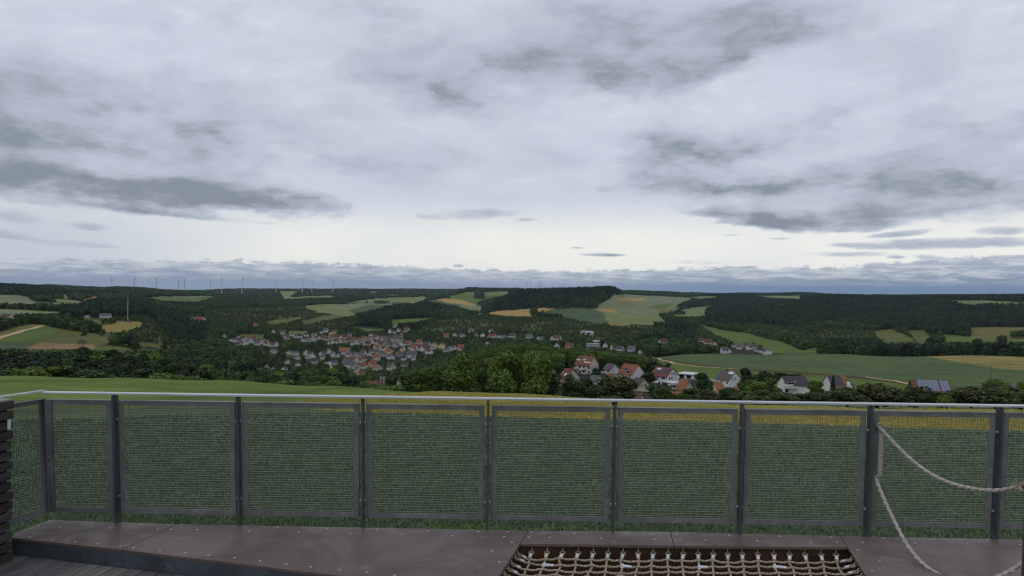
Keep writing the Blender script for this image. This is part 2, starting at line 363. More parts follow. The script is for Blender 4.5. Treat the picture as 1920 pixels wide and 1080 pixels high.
def alb(r, g, b, e=.84): c = lin(r, g, b); return (c[0]/e*1.10, c[1]/e*.93, c[2]/e*.74)
BLUEG, LGREEN, BGREEN, TAN = alb(94, 108, 86), alb(92, 108, 72), alb(70, 92, 42), alb(136, 120, 76)
BROWNG, DGREEN, PLOUGH, WOODF = alb(86, 88, 52), alb(58, 80, 56), alb(116, 98, 78), alb(36, 44, 26)
OLIVE, SCRUBG, YELLOW, CROP, GRASS = alb(76, 84, 46), alb(48, 58, 34), alb(144, 130, 46), alb(66, 88, 58), alb(78, 102, 44)
FIELDS = [ # colour, polygon in photograph pixels, nearest and farthest distance
 (BLUEG, [(-400, 550), (35, 553), (60, 560), (100, 568), (180, 569), (140, 576), (0, 574), (-400, 575)], 1300, 4200),
 (LGREEN, [(55, 555), (95, 560), (130, 562), (178, 569), (110, 567), (90, 561), (60, 559)], 1300, 4200),
 (LGREEN, [(-400, 578), (0, 580), (115, 584), (118, 590), (30, 603), (0, 612), (-400, 615)], 1000, 2600),
 (BLUEG, [(-400, 582), (0, 582), (90, 588), (30, 596), (-400, 600)], 1000, 2600),
 (BROWNG, [(30, 597), (115, 588), (118, 595), (60, 602), (30, 603)], 1000, 2600),
 (BROWNG, [(-300, 640), (0, 622), (20, 612), (70, 606), (80, 610), (0, 634), (-300, 660)], 500, 1500),
 (BGREEN, [(80, 610), (120, 616), (70, 641), (-300, 640), (0, 634)], 500, 1500),
 (OLIVE, [(120, 617), (200, 628), (215, 635), (185, 648), (150, 647), (68, 642)], 500, 1500),
 (DGREEN, [(-300, 640), (65, 642), (50, 652), (0, 662), (-300, 665)], 400, 1500),
 (PLOUGH, [(75, 642), (178, 646), (176, 655), (48, 654)], 400, 1500),
 (OLIVE, [(178, 649), (245, 652), (240, 657), (175, 656)], 400, 1500),
 (DGREEN, [(48, 654), (330, 656), (320, 664), (30, 664)], 400, 1500),
 (alb(112, 108, 62), [(180, 616), (225, 603), (267, 604), (263, 612), (230, 622), (200, 623)], 700, 1500),
 (OLIVE, [(140, 608), (165, 600), (190, 600), (190, 608), (165, 612)], 700, 1500),
 (BGREEN, [(252, 560), (300, 556), (408, 555), (375, 568), (300, 567), (285, 564)], 1600, 5000),
 (BLUEG, [(330, 556), (408, 555), (380, 557), (310, 558)], 1600, 5000),
 (TAN, [(155, 562), (175, 556), (190, 559), (180, 565), (160, 565)], 1600, 4000),
 (alb(104, 90, 62), [(323, 571), (367, 573), (365, 577), (325, 575)], 1200, 4000),
 (TAN, [(125, 550), (230, 544), (230, 546), (150, 552)], 1600, 5000), (TAN, [(117, 550), (125, 551), (131, 560), (119, 560)], 1600, 4000),
 (BGREEN, [(448, 634), (450, 626), (497, 627), (494, 636)], 900, 2200), (alb(84, 92, 50), [(538, 628), (545, 620), (578, 621), (576, 629)], 900, 2600), (OLIVE, [(500, 604), (560, 594), (566, 597), (515, 608)], 1400, 3500), (OLIVE, [(560, 604), (600, 594), (650, 588), (655, 592), (600, 602), (575, 607)], 1400, 3500),
 (OLIVE, [(382, 676), (400, 657), (430, 664), (452, 670), (430, 677)], 450, 1000), (OLIVE, [(250, 640), (330, 650), (325, 655), (250, 646)], 500, 1500),
 (LGREEN, [(522, 546), (562, 545), (553, 552), (545, 557), (575, 555), (632, 554), (620, 560), (560, 562), (530, 563), (527, 555)], 3000, 9000),
 (BLUEG, [(678, 548), (711, 546), (702, 551)], 3500, 9000), (BLUEG, [(726, 553), (757, 552), (735, 557)], 3000, 9000),
 (LGREEN, [(572, 573), (625, 570), (660, 565), (700, 560), (790, 556), (804, 556), (795, 565), (780, 571), (735, 572), (700, 582), (690, 588), (650, 594), (600, 585), (575, 578)], 1700, 6000),
 (BLUEG, [(615, 573), (665, 567), (733, 569), (700, 574), (660, 580), (620, 578)], 1700, 6000),
 (DGREEN, [(655, 582), (688, 571), (738, 572), (702, 584), (668, 588)], 1700, 6000), (TAN, [(768, 567), (782, 567), (781, 570), (768, 570)], 1700, 6000),
 (BGREEN, [(655, 613), (720, 600), (815, 595), (800, 603), (760, 609), (715, 620), (690, 622), (672, 616)], 1400, 3200),
 (BLUEG, [(715, 616), (760, 605), (810, 597), (800, 603), (760, 610), (722, 619)], 1400, 3200),
 (DGREEN, [(800, 563), (822, 562), (900, 571), (905, 584), (880, 584), (865, 578), (800, 567)], 1700, 6000),
 (BLUEG, [(845, 573), (900, 573), (905, 585), (880, 584)], 1700, 6000),
 (TAN, [(818, 559), (850, 560), (878, 564), (893, 571), (886, 574), (850, 569), (820, 564)], 1700, 6000),
 (BGREEN, [(835, 557), (872, 548), (962, 547), (940, 557), (912, 561), (895, 570), (850, 560)], 2000, 7000),
 (LGREEN, [(868, 549), (962, 547), (945, 553), (880, 552)], 2000, 7000),
 (TAN, [(893, 591), (935, 583), (1000, 578), (1042, 578), (1015, 586), (1000, 593), (960, 593), (900, 587)], 1700, 4500),
 (DGREEN, [(1010, 591), (1045, 578), (1112, 576), (1132, 580), (1142, 590), (1142, 604), (1120, 606), (1090, 601), (1050, 594)], 1700, 4500),
 (BLUEG, [(1150, 552), (1190, 553), (1300, 558), (1292, 565), (1272, 573), (1262, 580), (1235, 590), (1245, 600), (1262, 614), (1240, 610), (1200, 609), (1140, 606), (1136, 590), (1112, 578), (1138, 562)], 1500, 7000),
 (LGREEN, [(1130, 587), (1235, 592), (1262, 614), (1240, 610), (1200, 609), (1140, 606)], 1500, 5000),
 (TAN, [(1150, 559), (1212, 559), (1206, 564), (1160, 563)], 2000, 7000), (TAN, [(1118, 579), (1150, 580), (1162, 587), (1135, 585)], 1500, 5000),
 (alb(104, 102, 60), [(1138, 602), (1176, 603), (1182, 611), (1142, 609)], 1500, 5000),
 (BGREEN, [(1208, 575), (1260, 568), (1269, 572), (1237, 581)], 1700, 6000), (BROWNG, [(1235, 581), (1280, 577), (1262, 588), (1238, 590)], 1700, 6000),
 (LGREEN, [(1262, 590), (1280, 580), (1342, 572), (1326, 580), (1322, 590), (1340, 593), (1300, 597), (1264, 596)], 1700, 6000),
 (BGREEN, [(1305, 606), (1345, 616), (1410, 627), (1480, 645), (1530, 668), (1455, 668), (1420, 650), (1370, 646), (1338, 632)], 1000, 3500),
 (LGREEN, [(1295, 556), (1352, 555), (1340, 560), (1310, 563)], 2500, 9000), (LGREEN, [(1413, 555), (1502, 554), (1502, 564), (1460, 562), (1420, 557)], 2500, 9000),
 (LGREEN, [(1776, 563), (1860, 564), (1910, 566), (2200, 568), (2200, 574), (1908, 572), (1840, 572), (1825, 576), (1800, 570)], 2500, 9000),
 (BGREEN, [(1505, 657), (1540, 649), (1535, 662), (1520, 665)], 900, 3000),
 (OLIVE, [(1640, 620), (1670, 616), (1722, 641), (1645, 641)], 1200, 3500), (OLIVE, [(1700, 619), (1735, 619), (1752, 641), (1722, 643)], 1200, 3500),
 (BGREEN, [(1765, 626), (1820, 632), (1817, 614), (2200, 612), (2200, 660), (1820, 643), (1770, 641)], 1200, 3500),
 (BROWNG, [(1820, 614), (2200, 614), (2200, 634), (1860, 637), (1822, 632)], 1200, 3500),
 (DGREEN, [(1650, 643), (1700, 642), (1820, 644), (1840, 657), (1655, 657)], 1000, 3500),
 (LGREEN, [(1820, 645), (2200, 652), (2200, 666), (1850, 656)], 1000, 3500),
 # the broad slope on the right
 (BGREEN, [(1240, 668), (1300, 677), (1420, 688), (1500, 692), (1600, 700), (1740, 720), (1745, 742), (1560, 748), (1420, 748), (1380, 742), (1300, 712), (1240, 690)], 250, 760),
 (alb(62, 84, 54), [(1215, 664), (1700, 664), (2300, 668), (2300, 745), (1920, 728), (1770, 726), (1600, 706), (1500, 698), (1400, 693), (1300, 681), (1235, 671)], 400, 900),
 (alb(110, 108, 66), [(1700, 662), (2300, 668), (2300, 705), (1920, 694), (1860, 690), (1770, 675)], 400, 900),
 (alb(62, 60, 36), [(1235, 671), (1300, 681), (1400, 692), (1500, 697), (1600, 705), (1770, 725), (1770, 729), (1600, 709), (1500, 701), (1400, 696), (1300, 685), (1235, 673)], 330, 900),
 (alb(70, 76, 50), [(1200, 668), (1236, 674), (1262, 684), (1255, 692), (1200, 690)], 350, 900),
 (alb(58, 62, 36), [(1770, 727), (1860, 722), (2300, 716), (2300, 726), (1860, 732), (1770, 733)], 330, 700),
]
SCRUBP = [[(380, 578), (560, 572), (670, 588), (655, 612), (480, 618), (380, 606)], [(800, 604), (840, 594), (900, 588), (1000, 592), (1140, 600), (1240, 612), (1300, 622), (1130, 645), (1000, 626), (860, 622), (780, 624)],
          [(1540, 612), (1640, 618), (1760, 625), (1760, 642), (1640, 646), (1500, 640)], [(120, 598), (280, 590), (330, 640), (250, 655), (190, 640), (200, 622)], [(1400, 604), (1500, 612), (1560, 640), (1500, 645), (1380, 618)]]
CONIFP = [[(895, 592), (930, 560), (1000, 536), (1150, 532), (1160, 552), (1140, 565), (1112, 580), (1040, 582), (940, 586)], [(110, 600), (115, 570), (260, 562), (390, 610), (390, 645), (280, 645), (265, 600), (160, 602)],
          [(1270, 572), (1340, 552), (1600, 545), (1980, 542), (1980, 612), (1822, 614), (1815, 634), (1700, 618), (1560, 604), (1440, 614), (1330, 606)], [(1560, 645), (1640, 640), (2200, 655), (2200, 672), (1500, 670)],
          [(660, 606), (680, 585), (745, 575), (790, 566), (830, 572), (825, 598), (700, 612)], [(1005, 612), (1005, 590), (1090, 595), (1130, 612), (1060, 618)], [(1170, 625), (1250, 600), (1310, 615), (1300, 640), (1200, 640)], [(0, 560), (0, 535), (120, 540), (115, 556)]]
COPSES = [[(60, 564), (63, 558), (80, 556), (98, 560), (97, 569), (70, 569)], [(60, 601), (120, 603), (190, 620), (208, 630), (196, 634), (178, 624), (110, 612), (60, 607)], [(-300, 625), (0, 606), (50, 600), (60, 606), (0, 622), (-300, 650)], [(888, 560), (893, 549), (907, 550), (909, 561)],
          [(633, 570), (662, 567), (770, 567.6), (772, 569.4), (660, 569), (635, 572)], [(993, 592), (996, 583), (1006, 583), (1008, 593)], [(1040, 581), (1046, 577), (1060, 577), (1058, 582)], [(1258, 588), (1285, 587), (1286, 590), (1260, 591)],
          [(1590, 633), (1594, 628), (1606, 630), (1604, 634)], [(1872, 647), (1874, 637), (1884, 637), (1886, 647)], [(1894, 635), (1896, 628), (1925, 628), (1925, 635)], [(144, 645), (150, 636), (163, 637), (162, 645)], [(735, 620), (732, 600), (720, 600), (660, 608), (655, 612)],
          [(1100, 575), (1120, 572), (1122, 578), (1102, 580)], [(200, 560), (215, 556), (230, 560), (215, 565)], [(800, 561), (806, 555), (830, 555), (828, 561)], [(1736, 655), (1740, 647), (1760, 650), (1758, 656)]]
NEAR_EDGE = [(-400, 768), (0, 768), (300, 764), (530, 760), (600, 768), (900, 783), (1150, 790), (1380, 795), (1640, 803), (1920, 812), (2300, 822)]
YEL_FAR = [(500, 759), (530, 756), (600, 748), (700, 741), (800, 736.5), (960, 700), (1348, 700), (1352, 758), (1440, 761), (1640, 766), (1920, 770), (2300, 776)]
def inpoly(px, py, poly):
    r = np.zeros(px.shape, bool); n = len(poly)
    for i in range(n):
        x0, y0 = poly[i]; x1, y1 = poly[(i+1) % n]
        if y0 == y1: continue
        c = ((y0 > py) != (y1 > py)) & (px < (x1-x0)*(py-y0)/(y1-y0)+x0); r ^= c
    return r
def cover(az, d, copse_lift=False):
    """land cover at points: index into FIELDS, -1 woodland, -2 near crop, -3 yellow barley, -4 near grass, -5 meadow"""
    z = H(az, d); x, y = d*np.sin(az), d*np.cos(az); P = np.stack([x, y, z], -1); px, py = proj(P)
    r = np.full(px.shape, -1)
    wob = np.clip((d-450)/600, .25, 1); px = px+(vnoise(x/70, y/70, 21)-.5)*7*wob; py = py+(vnoise(x/55, y/55, 22)-.5)*2.0*wob
    for k, (c, poly, a, b) in enumerate(FIELDS):
        xs = [p[0] for p in poly]; ys = [p[1] for p in poly]
        m = (d > a) & (d < b) & (px > min(xs)) & (px < max(xs)) & (py > min(ys)) & (py < max(ys)) & (y > 0)
        if m.any():
            idx = np.where(m); q = inpoly(px[idx], py[idx], poly); r[tuple(i[q] for i in idx)] = k
    for poly in COPSES:
        m = (d > 500) & (y > 0) & (px > poly[0][0]-400) & inpoly(px, py+(.4*12*FPX/d if copse_lift else 0), poly)
        r[m & (px < 2300)] = -1
    n = d < 185
    ed = np.interp(px, *zip(*NEAR_EDGE)); yf = np.interp(px, *zip(*YEL_FAR))
    r[n] = -4; r[n & (px > 1350)] = -5
    r[n & (px > 510) & (py > yf) & (d < 126)] = -3
    r[n & ((py > ed) | (d < 22))] = -2
    r[n & (y < 8) & (r != -2)] = -4
    r[(d >= 150) & (d < 230) & (px > 1450)] = -5
    return r
AZN = 980
azs = np.concatenate([np.linspace(-.86, .86, AZN), np.linspace(.86, 2*math.pi-.86, 74)[1:-1]]); NA = len(azs)
ds = np.concatenate([[2.0, 4.0], np.exp(np.linspace(math.log(6), math.log(30), 60))[:-1], np.exp(np.linspace(math.log(30), math.log(400), 130))[:-1],
                     np.exp(np.linspace(math.log(400), math.log(9000), 340))[:-1], np.exp(np.linspace(math.log(9000), math.log(45000), 30))]); ND = len(ds)
azw = (azs+math.pi) % (2*math.pi)-math.pi
A, D = np.meshgrid(azw, ds, indexing='ij'); Z = H(A, D)
co = np.stack([D*np.sin(A), D*np.cos(A), Z], -1).reshape(-1, 3)
cv = cover(A, D)
CC = {-1: WOODF, -2: CROP, -3: YELLOW, -4: GRASS, -5: alb(74, 92, 58)}
lut = np.array([CC.get(k-5, (0, 0, 0)) for k in range(5)]+[f[0] for f in FIELDS])   # index cover+5
colv = lut[cv+5]
# orchard scrub and meadow patches that shine through the woodland floor
nz = vnoise(D*np.sin(A)/90, D*np.cos(A)/90, 9)*.6+vnoise(D*np.sin(A)/30, D*np.cos(A)/30, 10)*.4
pt = np.clip((nz-.56)*9, 0, 1)[..., None]*(cv == -1)[..., None]*(D > 600)[..., None]
colv = colv*(1-pt*.6)+np.array(OLIVE)*pt*.6
ppx, ppy = proj(np.stack([D*np.sin(A), D*np.cos(A), Z], -1))
for poly in SCRUBP:
    mm = ((cv == -1) & (D > 800) & inpoly(ppx, ppy, poly))[..., None]
    f_ = (.35+.65*np.clip((nz-.35)*5, 0, 1))[..., None]*mm
    colv = colv*(1-f_)+(np.array(alb(66, 77, 43))*.8+np.array(BROWNG)*.2)*f_
colv = np.concatenate([colv, np.ones(colv.shape[:2]+(1,))], -1).reshape(-1, 4)
i, j = np.meshgrid(np.arange(NA), np.arange(ND-1), indexing='ij'); i2 = (i+1) % NA
quads = np.stack([i*ND+j, i*ND+j+1, i2*ND+j+1, i2*ND+j], -1).reshape(-1, 4)
cen = len(co); co = np.vstack([co, [[0, 0, co[0, 2]]]]); colv = np.vstack([colv, [colv[0]]])
tris = np.stack([np.full(NA, cen), np.arange(NA)*ND, ((np.arange(NA)+1) % NA)*ND], -1)
def np_mesh(name, co, quads, tris=None):
    me = bpy.data.meshes.new(name); me.vertices.add(len(co)); me.vertices.foreach_set('co', np.ascontiguousarray(co, np.float32).ravel())
    nq = len(quads); nt = 0 if tris is None else len(tris); L = nq*4+nt*3
    me.loops.add(L); me.polygons.add(nq+nt)
    vi = quads.ravel() if not nt else np.concatenate([quads.ravel(), tris.ravel()])
    st = np.concatenate([np.arange(nq)*4, nq*4+np.arange(nt)*3]); 
    me.loops.foreach_set('vertex_index', vi.astype(np.int32)); me.polygons.foreach_set('loop_start', st.astype(np.int32))
    me.update(calc_edges=True); me.validate(); return me
tm = np_mesh('terrain', co, quads, tris)
tm.polygons.foreach_set('use_smooth', [True]*len(tm.polygons))
ca = tm.color_attributes.new('land', 'FLOAT_COLOR', 'POINT'); ca.data.foreach_set('color', colv.astype(np.float32).ravel())
terr = bpy.data.objects.new('terrain', tm); COL.objects.link(terr); tag(terr, kind='structure', label='rolling farmland with fields, valley and plateau')
gm = bpy.data.materials.new('land'); gm.use_nodes = True; t = NT(gm.node_tree); p = gm.node_tree.nodes['Principled BSDF']
at = t.n('ShaderNodeAttribute', attribute_name='land'); tc = t.n('ShaderNodeTexCoord'); ob = tc.outputs['Object']
n1 = t.noise(ob, .012, 6, .65); n2 = t.noise(ob, .12, 5, .65); n3 = t.noise(ob, 2.2, 4, .65)
n4 = t.noise(t.vm('MULTIPLY', ob, (.02, .16, .0)).outputs[0], 1.0, 5, .65)
k = t.m('ADD', t.m('MULTIPLY', n1, .55), t.m('ADD', t.m('MULTIPLY', n2, .45), t.m('ADD', t.m('MULTIPLY', n3, .35), t.m('MULTIPLY', n4, .5))))
k = t.ss(k, .60, 1.25, .55, 1.5)
wv = t.n('ShaderNodeTexWave', wave_type='BANDS', bands_direction='X'); t.l(t.vm('MULTIPLY', ob, (.026, .010, 0)).outputs[0], wv.inputs['Vector'])
wv.inputs['Scale'].default_value = .55; wv.inputs['Distortion'].default_value = 2.0; wv.inputs['Detail'].default_value = 2; wv.inputs['Detail Scale'].default_value = .4
tr = t.ss(wv.outputs[1], 0.0, .08, .76, 1.0)
c = t.mix(1.0, at.outputs['Color'], k, 'MULTIPLY'); c = t.mix(1.0, c, tr, 'MULTIPLY')
t.l(c, p.inputs['Base Color']); p.inputs['Roughness'].default_value = .95; p.inputs['Specular IOR Level'].default_value = .1
tm.materials.append(gm)

def ribbon(name, pts, width, m, label, cat='track', dz=.15, dmin=200, kind='structure'):
    """a road or track draped on the ground along points of the photograph"""
    g = [ground(x, y, dmin) for x, y in pts]; P = []
    for a, b in zip(g[:-1], g[1:]):
        for s in np.linspace(0, 1, 14)[:-1]: P.append(a*(1-s)+b*s)
    P.append(g[-1]); mb = MB(); vs = []
    for q in range(len(P)):
        tt = P[min(q+1, len(P)-1)]-P[max(q-1, 0)]; nrm = np.array([-tt[1], tt[0]]); nrm = nrm/np.linalg.norm(nrm)*width/2
        for s_ in (-1, -.33, .33, 1):
            x, y = P[q][0]+nrm[0]*s_, P[q][1]+nrm[1]*s_; vs.append((x, y, gz(x, y)+dz))
    mb.add(vs, [(4*q+c_, 4*q+4+c_, 4*q+5+c_, 4*q+1+c_) for q in range(len(P)-1) for c_ in range(3)])
    return tag(mb.build(name, m), label, kind=kind)
m_gravel = mat('gravel', alb(150, 138, 118), .95, .2, .5); m_asph = mat('asphalt', (.07, .07, .075), .9, .2, .4)
ribbon('track', [(1216, 668), (1238, 674), (1262, 682), (1310, 688), (1400, 694)], 3.2, m_gravel, 'pale gravel track along the edge of the broad green slope', dmin=300)
ribbon('track', [(1622, 707), (1680, 715), (1712, 722)], 3.2, m_gravel, 'pale track running down to the barn with solar panels', dmin=300)
ribbon('track', [(82, 610), (40, 621), (0, 633), (-60, 650)], 7, m_gravel, 'tan farm track between the left fields', dmin=500)
ribbon('track', [(1350, 632), (1364, 638), (1377, 646)], 7, m_gravel, 'pale lane climbing the meadow above the right hamlet', dmin=900)
ribbon('road', [(448, 656), (456, 664), (463, 670), (492, 675)], 8, mat('concrete_road', alb(150, 150, 148), .9, .1, .5), 'pale village road left of the village', dmin=600)
ribbon('road', [(1868, 727), (1900, 723.5), (1960, 720), (2060, 716)], 13, m_asph, 'grey asphalt road at the right edge of the slope', dmin=250)
ribbon('road', [(604, 680), (612, 688), (618, 697)], 14, mat('concrete_road', alb(150, 150, 148), .9, .1, .5), 'grey street in the village', dmin=600)

# ------------------------------------------------------------------ vegetation prototypes
def foliage_mat(name, col, col2, var=.5, trans=.0):
    m = bpy.data.materials.new(name); m.use_nodes = True; t = NT(m.node_tree); p = m.node_tree.nodes['Principled BSDF']
    oi = t.n('ShaderNodeObjectInfo'); tc = t.n('ShaderNodeTexCoord')
    nz = t.noise(tc.outputs['Object'], 1.1, 3, .6)
    f = t.m('ADD', t.m('MULTIPLY', t.m('SUBTRACT', nz, .5), 1.1), oi.outputs['Random'], clamp=True)
    c = t.mix(f, col, col2)
    hs = t.n('ShaderNodeHueSaturation'); r7 = t.m('FRACT', t.m('MULTIPLY', oi.outputs['Random'], 13.7))
    t.l(t.m('MULTIPLY_ADD', r7, var, 1-var/2), hs.inputs['Value']); t.l(c, hs.inputs['Color'])
    t.l(hs.outputs[0], p.inputs['Base Color']); p.inputs['Roughness'].default_value = .75; p.inputs['Specular IOR Level'].default_value = .15
    if trans:
        tl = t.n('ShaderNodeBsdfTranslucent'); t.l(hs.outputs[0], tl.inputs[0]); ms = t.n('ShaderNodeMixShader'); ms.inputs[0].default_value = trans
        t.l(p.outputs[0], ms.inputs[1]); t.l(tl.outputs[0], ms.inputs[2]); t.l(ms.outputs[0], t.t.nodes['Material Output'].inputs[0])
    return m
M_BROAD = foliage_mat('broadleaf_foliage', (.056, .100, .022), (.110, .165, .034), .6)
M_OLIVE = foliage_mat('olive_foliage', (.052, .066, .022), (.078, .090, .030), .4)
M_DARKB = foliage_mat('dark_foliage', (.030, .056, .020), (.056, .092, .028), .5)
M_LIME = foliage_mat('lime_foliage', (.10, .15, .03), (.13, .18, .04), .25)
M_CONIF = foliage_mat('conifer_foliage', (.022, .038, .022), (.036, .056, .028), .4)
M_FARB = foliage_mat('far_broadleaf', (.036, .066, .024), (.072, .108, .034), .75)
M_FARC = foliage_mat('far_conifer', (.024, .046, .023), (.044, .070, .031), .75)
M_SCRUB = foliage_mat('scrub_foliage', (.048, .080, .028), (.086, .112, .040), .6)
M_BARK = mat('bark', (.055, .042, .032), .95, .4, 6)

def leafcloud(rng, blobs, n, size, flat=.45):
    """many small leaf-clump faces spread through the shells of overlapping lobes"""
    vs = []; vol = np.array([b[3]**2 for b in blobs]); vol = vol/vol.sum()
    pick = rng.choice(len(blobs), n, p=vol)
    u = rng.normal(size=(n, 3)); u /= np.linalg.norm(u, axis=1)[:, None]
    rad = rng.uniform(.35, 1.0, n)**.45
    lump = 1+.16*np.sin(u[:, 0]*9+pick*2.1)*np.sin(u[:, 1]*8+pick)*np.sin(u[:, 2]*7+1.3*pick)
    B = np.array(blobs)[pick]; c = B[:, :3]+u*(B[:, 3:4]*rad[:, None]*lump[:, None])*np.array([1, 1, .85])
    nn = u*.55+rng.normal(size=(n, 3))*.55+np.array([0, 0, .35]); nn /= np.linalg.norm(nn, axis=1)[:, None]
    a = np.cross(nn, rng.normal(size=(n, 3))); a /= np.linalg.norm(a, axis=1)[:, None]; b = np.cross(nn, a)
    s1 = (size*rng.uniform(.5, 1.25, n))[:, None]; s2 = s1*rng.uniform(.5, .95, n)[:, None]
    bend = nn*s1*.25
    P = np.stack([c-a*s1-bend, c-b*s2, c+a*s1-bend, c+b*s2], 1).reshape(-1, 3)
    return P, np.arange(4*n).reshape(-1, 4)
def lobes(rng, h, w_, base, k=9, top=.9):
    out = []
    for q in range(k):
        zz = base+(h-base)*rng.uniform(.12, top); f = 1-abs((zz-base)/(h-base)-.42)**1.6*1.25
        a = rng.uniform(0, 6.28); rr = w_*.5*max(.15, f)*rng.uniform(.25, .72); r_ = w_*rng.uniform(.17, .27)
        out.append((rr*math.cos(a), rr*math.sin(a), min(zz, h-r_*.8), r_))
    out.append((0, 0, base+(h-base)*.45, w_*.30)); out.append((rng.uniform(-.3, .3), 0, h-w_*.2, w_*.2)); return out
def crown_mesh(name, rng, h, w_, base, n, size, m, k=10):
    P, Q = leafcloud(rng, lobes(rng, h, w_, base, k), n, size); me = np_mesh(name, P, Q); me.materials.append(m); return me
def conifer_mesh(name, rng, h, w_, base, n, size, m, pine=False):
    if pine:
        L = [(rng.uniform(-.22, .22)*w_, rng.uniform(-.22, .22)*w_, base+(h-base)*f, w_*rng.uniform(.2, .3)) for f in np.linspace(.12, .86, 8)]
        P, Q = leafcloud(rng, L, n, size)
    else:
        f = rng.uniform(0, 1, n)**.7; tier = np.round(f*9)/9; zc = base+(h-base)*(1-(1-f)*.98*1.0); zc = base+(h-base)*f
        R = w_/2*(1-f)**.85*(.65+.35*np.abs(np.sin(f*28)))*rng.uniform(.45, 1.0, n)+.05
        a = rng.uniform(0, 6.283, n)+tier*3; c = np.stack([R*np.cos(a), R*np.sin(a), zc-R*.25], 1)
        out = np.stack([np.cos(a), np.sin(a), np.full(n, -.3)], 1); tang = np.stack([-np.sin(a), np.cos(a), np.zeros(n)], 1)
        s1 = (size*(1.15-f*.6)*rng.uniform(.6, 1.2, n))[:, None]
        P = np.stack([c-out*s1, c-tang*s1*.5+[0, 0, .05], c+out*s1, c+tang*s1*.5], 1).reshape(-1, 3); Q = np.arange(4*n).reshape(-1, 4)
    me = np_mesh(name, P, Q); me.materials.append(m); return me
def trunk_mesh(name, rng, h, base, r, w_, limbs=5):
    mb = MB(); top = h*.8
    pts = [(rng.uniform(-.15, .15)*k, rng.uniform(-.15, .15)*k, -1.0+(top+1)*k/5) for k in range(6)]
    mb.tube(pts, [r*1.3, r*1.05, r*.85, r*.65, r*.42, r*.15], 7)
    for q in range(limbs):
        a = 6.28*q/limbs+rng.uniform(-.4, .4); z0 = base*rng.uniform(.75, 1.2)+.3; z1 = min(h*.85, z0+(h-base)*rng.uniform(.3, .6)); R = w_*.36
        mb.tube([(0, 0, z0), (R*.4*math.cos(a), R*.4*math.sin(a), z0+(z1-z0)*.35), (R*math.cos(a), R*math.sin(a), z1)], [r*.5, r*.36, r*.1], 6)
    me = bpy.data.meshes.new(name); me.from_pydata(mb.v, [], mb.f); me.materials.append(M_BARK); return me
rng = np.random.default_rng(11)
PROTO = {}
for kind, m, spec in (('broad', M_BROAD, [(13, 9.5, 2.4), (14, 8.5, 2.6), (12, 10.5, 2.0), (15, 9, 3.0), (11, 9, 1.6)]),
                      ('olive', M_OLIVE, [(9, 9, 1.9), (8.5, 8, 1.8), (9.5, 10, 2.0)]),
                      ('dark', M_DARKB, [(12, 8.5, 1.6), (13, 9.5, 2.0), (11, 8, 1.4)]),
                      ('lime', M_LIME, [(7, 6, 1.6), (8, 9, .6)])):
    for q, (h, w_, b) in enumerate(spec):
        PROTO.setdefault(kind, []).append((crown_mesh('crown', rng, h, w_, b, 3400, .38, m, 11+q), trunk_mesh('trunk', rng, h, b, .26, w_), h, w_))
for q, (h, w_, b) in enumerate([(18, 6.5, 6), (17, 7, 5), (19, 6, 7)]):
    PROTO.setdefault('pine', []).append((conifer_mesh('crown', rng, h, w_, b, 2400, .40, M_CONIF, True), trunk_mesh('trunk', rng, h, b, .22, w_*.6, 4), h, w_))
for q, (h, w_, b) in enumerate([(16, 5.4, .8), (17, 6, 1.0)]):
    PROTO.setdefault('spruce', []).append((conifer_mesh('crown', rng, h, w_, b, 2600, .5, M_CONIF), trunk_mesh('trunk', rng, h, 2, .2, 1.2, 0), h, w_))
NAMES = dict(broad='broadleaf_tree', olive='orchard_tree', dark='dark_tree', lime='young_tree', pine='pine_tree', spruce='spruce_tree')
NTREE = {}
def tree(kind, x, y, h, w_, label, group=None, z=None, rz=None, k=None):
    pr = PROTO[kind]; cm, tm_, h0, w0 = pr[random.randrange(len(pr)) if k is None else k]
    e = empty(NAMES[kind], (x, y, gz(x, y)-.1 if z is None else z), random.uniform(0, 6.28) if rz is None else rz, label=label, cat='tree', group=group)
    e.scale = (w_/w0, w_/w0, h/h0)
    for nm, me in (('trunk', tm_), ('crown', cm)):
        o = bpy.data.objects.new(nm, me); COL.objects.link(o); o.parent = e
    NTREE[kind] = NTREE.get(kind, 0)+1; return e
# ------------------------------------------------------------------ houses
RECTS = []       # (x0, y0, x1, y1, distance) of what must stay clear of nearer crowns
W_WHITE = mat('white_render', (.57, .57, .56), .85, .08, .4); W_CREAM = mat('cream_render', (.56, .50, .36), .85, .08, .4)
W_YELL = mat('yellow_render', (.55, .45, .24), .85, .08, .4); W_PINK = mat('pinkish_render', (.50, .43, .39), .85, .08, .4)
W_STONE = mat('sandstone', (.33, .29, .23), .9, .25, 1.2); W_GREY = mat('grey_render', (.36, .36, .35), .85, .08, .4)
W_BROWNT = mat('dark_timber', (.055, .04, .03), .9, .3, 2)
R_RED = mat('red_brown_tiles', (.125, .048, .034), .85, .3, 2.5, obj_rand=.35); R_OR = mat('orange_tiles', (.20, .070, .038), .85, .25, 2.5, obj_rand=.2)
R_GREY = mat('grey_tiles', (.075, .077, .083), .8, .2, 2.5, obj_rand=.4); R_DARK = mat('dark_tiles', (.040, .036, .040), .8, .25, 2.5, obj_rand=.3)
R_BROWN = mat('brown_tiles', (.085, .052, .040), .85, .25, 2.5, obj_rand=.3); R_LT = mat('flat_grey_roof', (.27, .27, .28), .8, .15, 1)
M_GLASS = mat('window_glass', (.012, .014, .018), .12, .1, 1, spec=.5); M_FRAME = mat('white_frame', (.6, .6, .6), .6, .05, 1)
M_SOL = mat('solar_glass', (.018, .022, .035), .25, .2, 1.5, spec=.5); M_SOLB = mat('pale_solar_glass', (.12, .15, .22), .18, .15, .8, spec=.6)
